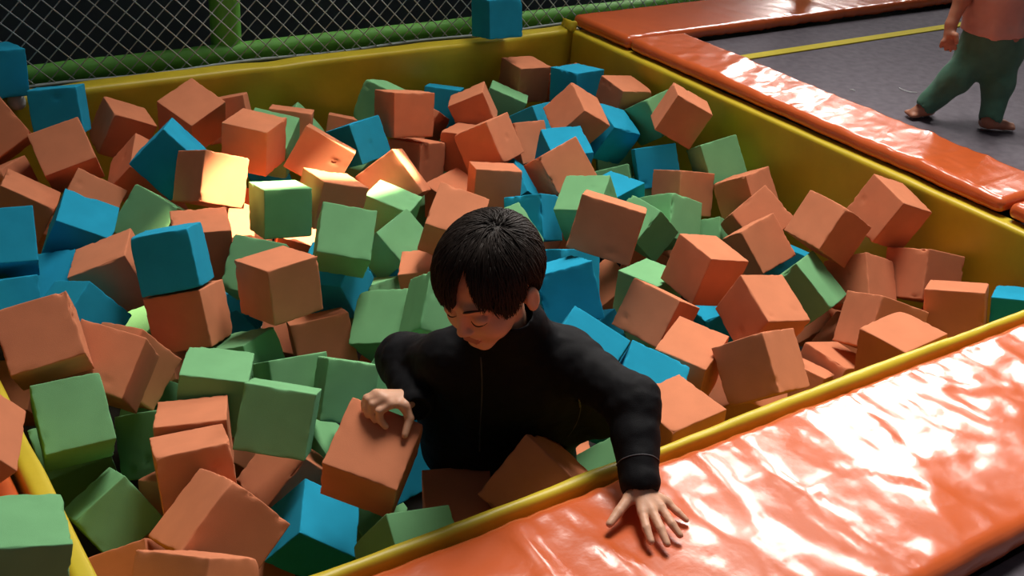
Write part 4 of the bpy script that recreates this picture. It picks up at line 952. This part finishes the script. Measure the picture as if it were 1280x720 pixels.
LABELS = {
 'o1': 'shaded orange foam cube at the left picture edge, beside the blue cube below the net',
 'o2': 'tilted orange foam cube directly below the pitted blue cube near the net',
 'b1': 'blue foam cube with small pits, leaning on the back wall at far left',
 'b0': 'blue foam cube standing on the pit rim at the far left, before the net',
 'o3': 'orange foam cube in the left back corner with a lit sloping top, against yellow wall',
 'o4': 'orange foam cube peeking out left of the tilted blue cube at back left',
 'b2': 'dark blue foam cube tilted on its corner, just left of the brightest sunlit cube',
 'o5': 'brightest sunlit orange foam cube, pale yellow on its front, left of centre',
 'o6': 'large orange foam cube whose top corner overlaps the back rim, below the net',
 'o7': 'small piece of orange foam cube right behind the large cube at the back rim',
 'o8': 'orange foam cube with level top just behind the brightest sunlit cube',
 'g1': 'green foam cube half hidden behind the orange cube with level top',
 'o9': 'orange foam cube with flat top lying behind the half hidden green cube',
 'g0': 'green foam cube showing only a sliver beside the back wall, left of centre',
 'o10': 'glowing orange foam cube tilted right, behind the flat sunlit cube',
 'oA': 'dark orange foam cube sunk by the back wall, above the dark blue cube',
 'b3': 'blue foam cube with a bright blue strip, left of the upright pinkish cube at back',
 'o11': 'upright pinkish orange foam cube with two front faces, near middle of back wall',
 'g2': 'green foam cube showing its top behind the upright pinkish cube at the back',
 'b4': 'blue foam cube showing a corner between two orange cubes by the back wall',
 'o12': 'small lit orange foam cube wedged right behind the upright pinkish cube',
 'o14': 'orange foam cube standing on edge by the back wall, right of the blue corner',
 'o15': 'orange foam cube with only its pale top showing behind a larger tilted one',
 'o16': 'orange foam cube with bright right side, tilted, behind the green cube with a bite',
 'o17': 'orange foam cube directly underneath the upright pinkish cube',
 'gA': 'green foam cube almost fully hidden right of the cube under the pinkish one',
 'o18': 'glowing orange foam cube with a narrow sunlit edge, centre of the back half',
 'o13': 'orange foam cube with a flat blazing sunlit top, right of the green sunlit one',
 'g3': 'green foam cube with a sunlit white top, right of the brightest orange cube',
 'g4': "green foam cube with its broad square face to the camera, left of the boy's head",
 'g5': 'green foam cube with pale slanted top, just right behind the broad faced green one',
 'g6': "green foam cube leaning with a pale triangular side, left of the boy's head top",
 'g7': 'green foam cube lying low below the broad faced green cube, mostly in shade',
 'o19': "orange foam cube with a crumbling corner right behind the boy's head",
 'o20': 'orange foam cube peeking out at the back of the crumbling cornered one',
 'o21': "orange foam cube touching the left side of the boy's hair",
 'o22': 'dark red orange foam cube with flat front, right of the crumbling cornered cube',
 'o23': 'large orange foam cube tilted steeply, in front of the bright blue topped cube',
 'g8': 'pale green foam cube with cut corner, just behind the small pitted orange block',
 'o24': "orange foam cube with one small pit, tilted rectangle right of the boy's head",
 'g9': 'green foam cube with two faces and a crisp ridge, right of the pitted orange one',
 'g10': 'pale green foam cube directly right of and touching the single pit orange cube',
 'g11': 'pale green foam cube with only its top showing, below the single pit orange cube',
 'g12': "green foam cube directly behind the boy's hair, its grooved side showing",
 'b5': "blue foam cube behind the boy's head, between green and dark red cubes",
 'b6': 'bright blue topped foam cube behind the large steeply tilted orange cube',
 'o25': 'shaded orange foam cube left of the bright blue topped one at the back',
 'o26': 'orange foam cube with a pointed top, left of the narrow blue cube near back',
 'o27': 'small bit of orange foam cube behind the pointed orange one, near back corner',
 'o28': 'orange foam cube nearest the back right corner, with pale flat top',
 'b7': 'dark blue foam cube with teal top at the back right corner of the pit',
 'o29': 'pinkish orange foam cube with flat pale top, beside the right wall at the back',
 'g13': 'dark green foam cube left of the big orange one leaning on the right wall',
 'o30': 'big orange foam cube leaning on the right wall in the back corner region',
 'b8': 'dark blue foam cube with a narrow bright top, right of the pointed orange cube',
 'b9': 'very dark blue foam cube below the big orange one at the right wall',
 'g14': 'green foam cube by the right wall, below the big leaning orange cube',
 'g15': 'shaded dark green foam cube left of the very dark blue one',
 'b10': 'small light blue piece of foam cube behind the ridged green cube',
 'o31': 'orange foam cube with nibbled left corner, behind the ridged green cube',
 'o32': 'dark orange foam cube by the right wall, right of the nibbled corner one',
 'o33': 'brownish orange foam cube with long slanted top edge, before the dark wall cube',
 'o34': 'orange foam cube with pale right face and thin lit top edge, right of centre',
 'o35': 'tan foam cube with three nibbles at its top left, near the right wall',
 'g16': 'green foam cube with torn lower edge, below the tan cube on the right',
 'o36': 'orange foam cube with pale top resting high against the right yellow wall',
 'o37': 'orange foam cube with a shaded left half, right of the torn green cube',
 'o38': 'large dark orange foam cube in the shade under the one against the right wall',
 'o39': 'flat fronted orange foam cube near the right corner, left of the light blue one',
 'b11': 'light blue foam cube at the right picture edge, just above the near rim',
 'o40': 'orange foam cube with a pointed corner half hidden by the near rim at right',
 'o41': 'dark brownish orange foam cube with curved torn top, right of the torn green cube',
 'o42': 'orange foam cube with pale top and tiny pits, cut by the near rim at right',
 'o43': 'small orange foam cube with a lit top, sunk left of the pale pitted one',
 'o44': 'thin visible slice of orange foam cube against the near rim, below the sunk one',
 'o45': 'orange foam cube with sharp vertical edge, standing at the middle of the near rim',
 'o46': 'tan flat faced foam cube left of the sharp edged cube at the near rim',
 'o47': 'orange foam cube above the two bright blue ones, its right side strip lit',
 'o48': 'large orange foam cube with pale top and crumbled right corner, right of centre',
 'o49': 'orange foam cube with broad pale slanted top, left of the torn green cube',
 'b12': "dark blue foam cube with bright edges right beside the boy's ear",
 'b13': "dim blue foam cube above the bright edged blue one, right of the boy's hair",
 'b14': "bright blue foam cube behind the boy's left shoulder, the left of two",
 'b15': "bright blue foam cube right of the boy's upper arm, touching its bright twin",
 'o50': "orange foam cube with rough pitted top beside the boy's left sleeve",
 'o51': 'small corner of orange foam cube between the near rim and the sharp edged cube',
 'g17': "green foam cube in the crook of the boy's left sleeve, at the near rim",
 'o52': "orange foam cube with a lit right face, before the boy's waist at the near rim",
 'o53': "dark red orange foam cube pressed against the boy's belly",
 'o54': "orange foam cube held under the boy's right hand",
 'o55': 'pinkish orange foam cube left of the held cube, behind the near blue one',
 'b16': 'blue foam cube close to the near rim, below the held orange cube',
 'g18': 'green foam cube cut by the near rim, right of the near blue cube',
 'o56': 'large two faced orange foam cube at bottom left, beside the near blue cube',
 'o57': 'orange foam cube at the bottom edge, beside the left yellow rim',
 'o58': 'orange foam cube at the bottom edge, in front of the large two faced orange cube',
 'g19': 'green foam cube with ragged ridge beside the left rim, near the bottom',
 'g20': 'pale green foam cube tucked under the square green one at the left rim',
 'g21': 'square green foam cube leaning on the left yellow rim, facing the camera',
 'g22': 'dark green foam cube in shade between the square green cube and the stacked orange pair',
 'o59': 'upper orange foam cube of the stacked pair left of the dark fronted green cube',
 'o60': 'lower front orange foam cube of the stacked pair, with a nibbled top edge',
 'g23': 'dark fronted green foam cube with bright top and right edges, left of the held cube',
 'g24': 'green foam cube with a wide bright top, just behind the dark fronted one',
 'b17': 'bright blue foam cube peeking behind the green cube with the wide bright top',
 'g25': 'green foam cube with a shaded patch, right of the wide bright topped one',
 'g26': "green foam cube with a narrow left face, second left of the boy's right elbow",
 'g27': "green foam cube standing on its corner, just behind the boy's right hand",
 'g28': "large green foam cube with dark front and pale right side, left of the boy's face",
 'g29': "green foam cube just behind the boy's right elbow",
 'o61': 'orange foam cube with thin lit top, under the well lit three faced orange cube',
 'o62': 'well lit orange foam cube showing three clear faces, with two small holes',
 'b18': 'small blue piece of foam cube right of the three faced orange cube',
 'g30': 'green foam cube behind and left of the three faced orange cube',
 'o63': 'orange foam cube with sunlit top right under the brightest sunlit one',
 'b19': 'large blue foam cube with dark front, stacked on a dark red orange cube',
 'o64': 'dark red orange foam cube underneath the large dark fronted blue one',
 'o65': 'pale topped orange foam cube tilted behind the left side of the dark fronted blue one',
 'b20': 'teal blue foam cube with two faces, below the tan one at far left',
 'o66': 'tan orange foam cube partly hidden behind the teal two faced cube',
 'g31': 'very dark green foam cube in the shadow left of the brightest sunlit cube',
 'o67': 'orange foam cube with rough patch and pale top at the left picture edge',
 'o68': 'shaded orange foam cube behind the rough patched one at far left',
 'b21': 'large bright blue foam cube at the left picture edge, half way up',
 'b22': 'blue foam cube with a lit stripe, right of the large blue one at the edge',
 'b23': 'blue foam cube at the left edge right under the large bright blue one',
 'b24': 'blue foam cube with a chipped corner behind the biggest orange cube at left',
 'o69': 'biggest orange foam cube at the left edge with a ragged darker lower side',
 'o70': 'orange foam cube with pale narrow right face, right of the ragged biggest one',
 'o71': 'orange foam cube squeezed behind the one with the pale narrow face',
 'o72': 'pinkish orange foam cube outside the pit, on the pad at the left edge',
 'g32': 'green foam cube with torn corner outside the pit at bottom left',
 'oB': 'dark orange foam cube sunk deep below the stacked orange pair',
 'gB': 'blackish green foam cube in the gap left of the thin topped orange cube',
 'bA': 'dark blue foam cube sunk between the steep orange cube and the bitten green one',
 'b27': 'blue foam cube with a small pointed top, left of the pointed orange cube',
 'g33': 'dark green foam cube with a bright slanting top edge, near back right corner',
 'g34': 'dull green foam cube with flat top, right of the ridged green one',
 'bB': 'dim blue foam cube between the bright edged blue cube and the lit strip orange one',
 'bC': "blue foam cube sliver between the held cube and the boy's jacket",
 'b99': 'blue foam cube standing on the back rim in front of the net, near the corner',
}

# ------------------------------------------------------------------ the foam cubes, one object each
KIND = {'O': 'orange', 'G': 'green', 'B': 'blue'}
for n, (cid, col, loc, q, size) in enumerate(CUBES):
    X, f = foam_geo(size, n + 1)
    o = mesh_obj('foam_cube', X, f, FOAM[col])
    o.location = loc; o.rotation_mode = 'QUATERNION'; o.rotation_quaternion = Quaternion(q)
    lab = LABELS.get(cid)
    tag(o, lab or ('%s foam cube buried under the top layer, barely showing in a dark gap' % KIND[col]), 'foam cube',
        'foam cubes in the pit' if lab else 'buried foam cubes')
    if DEBUG: o['cid'] = cid
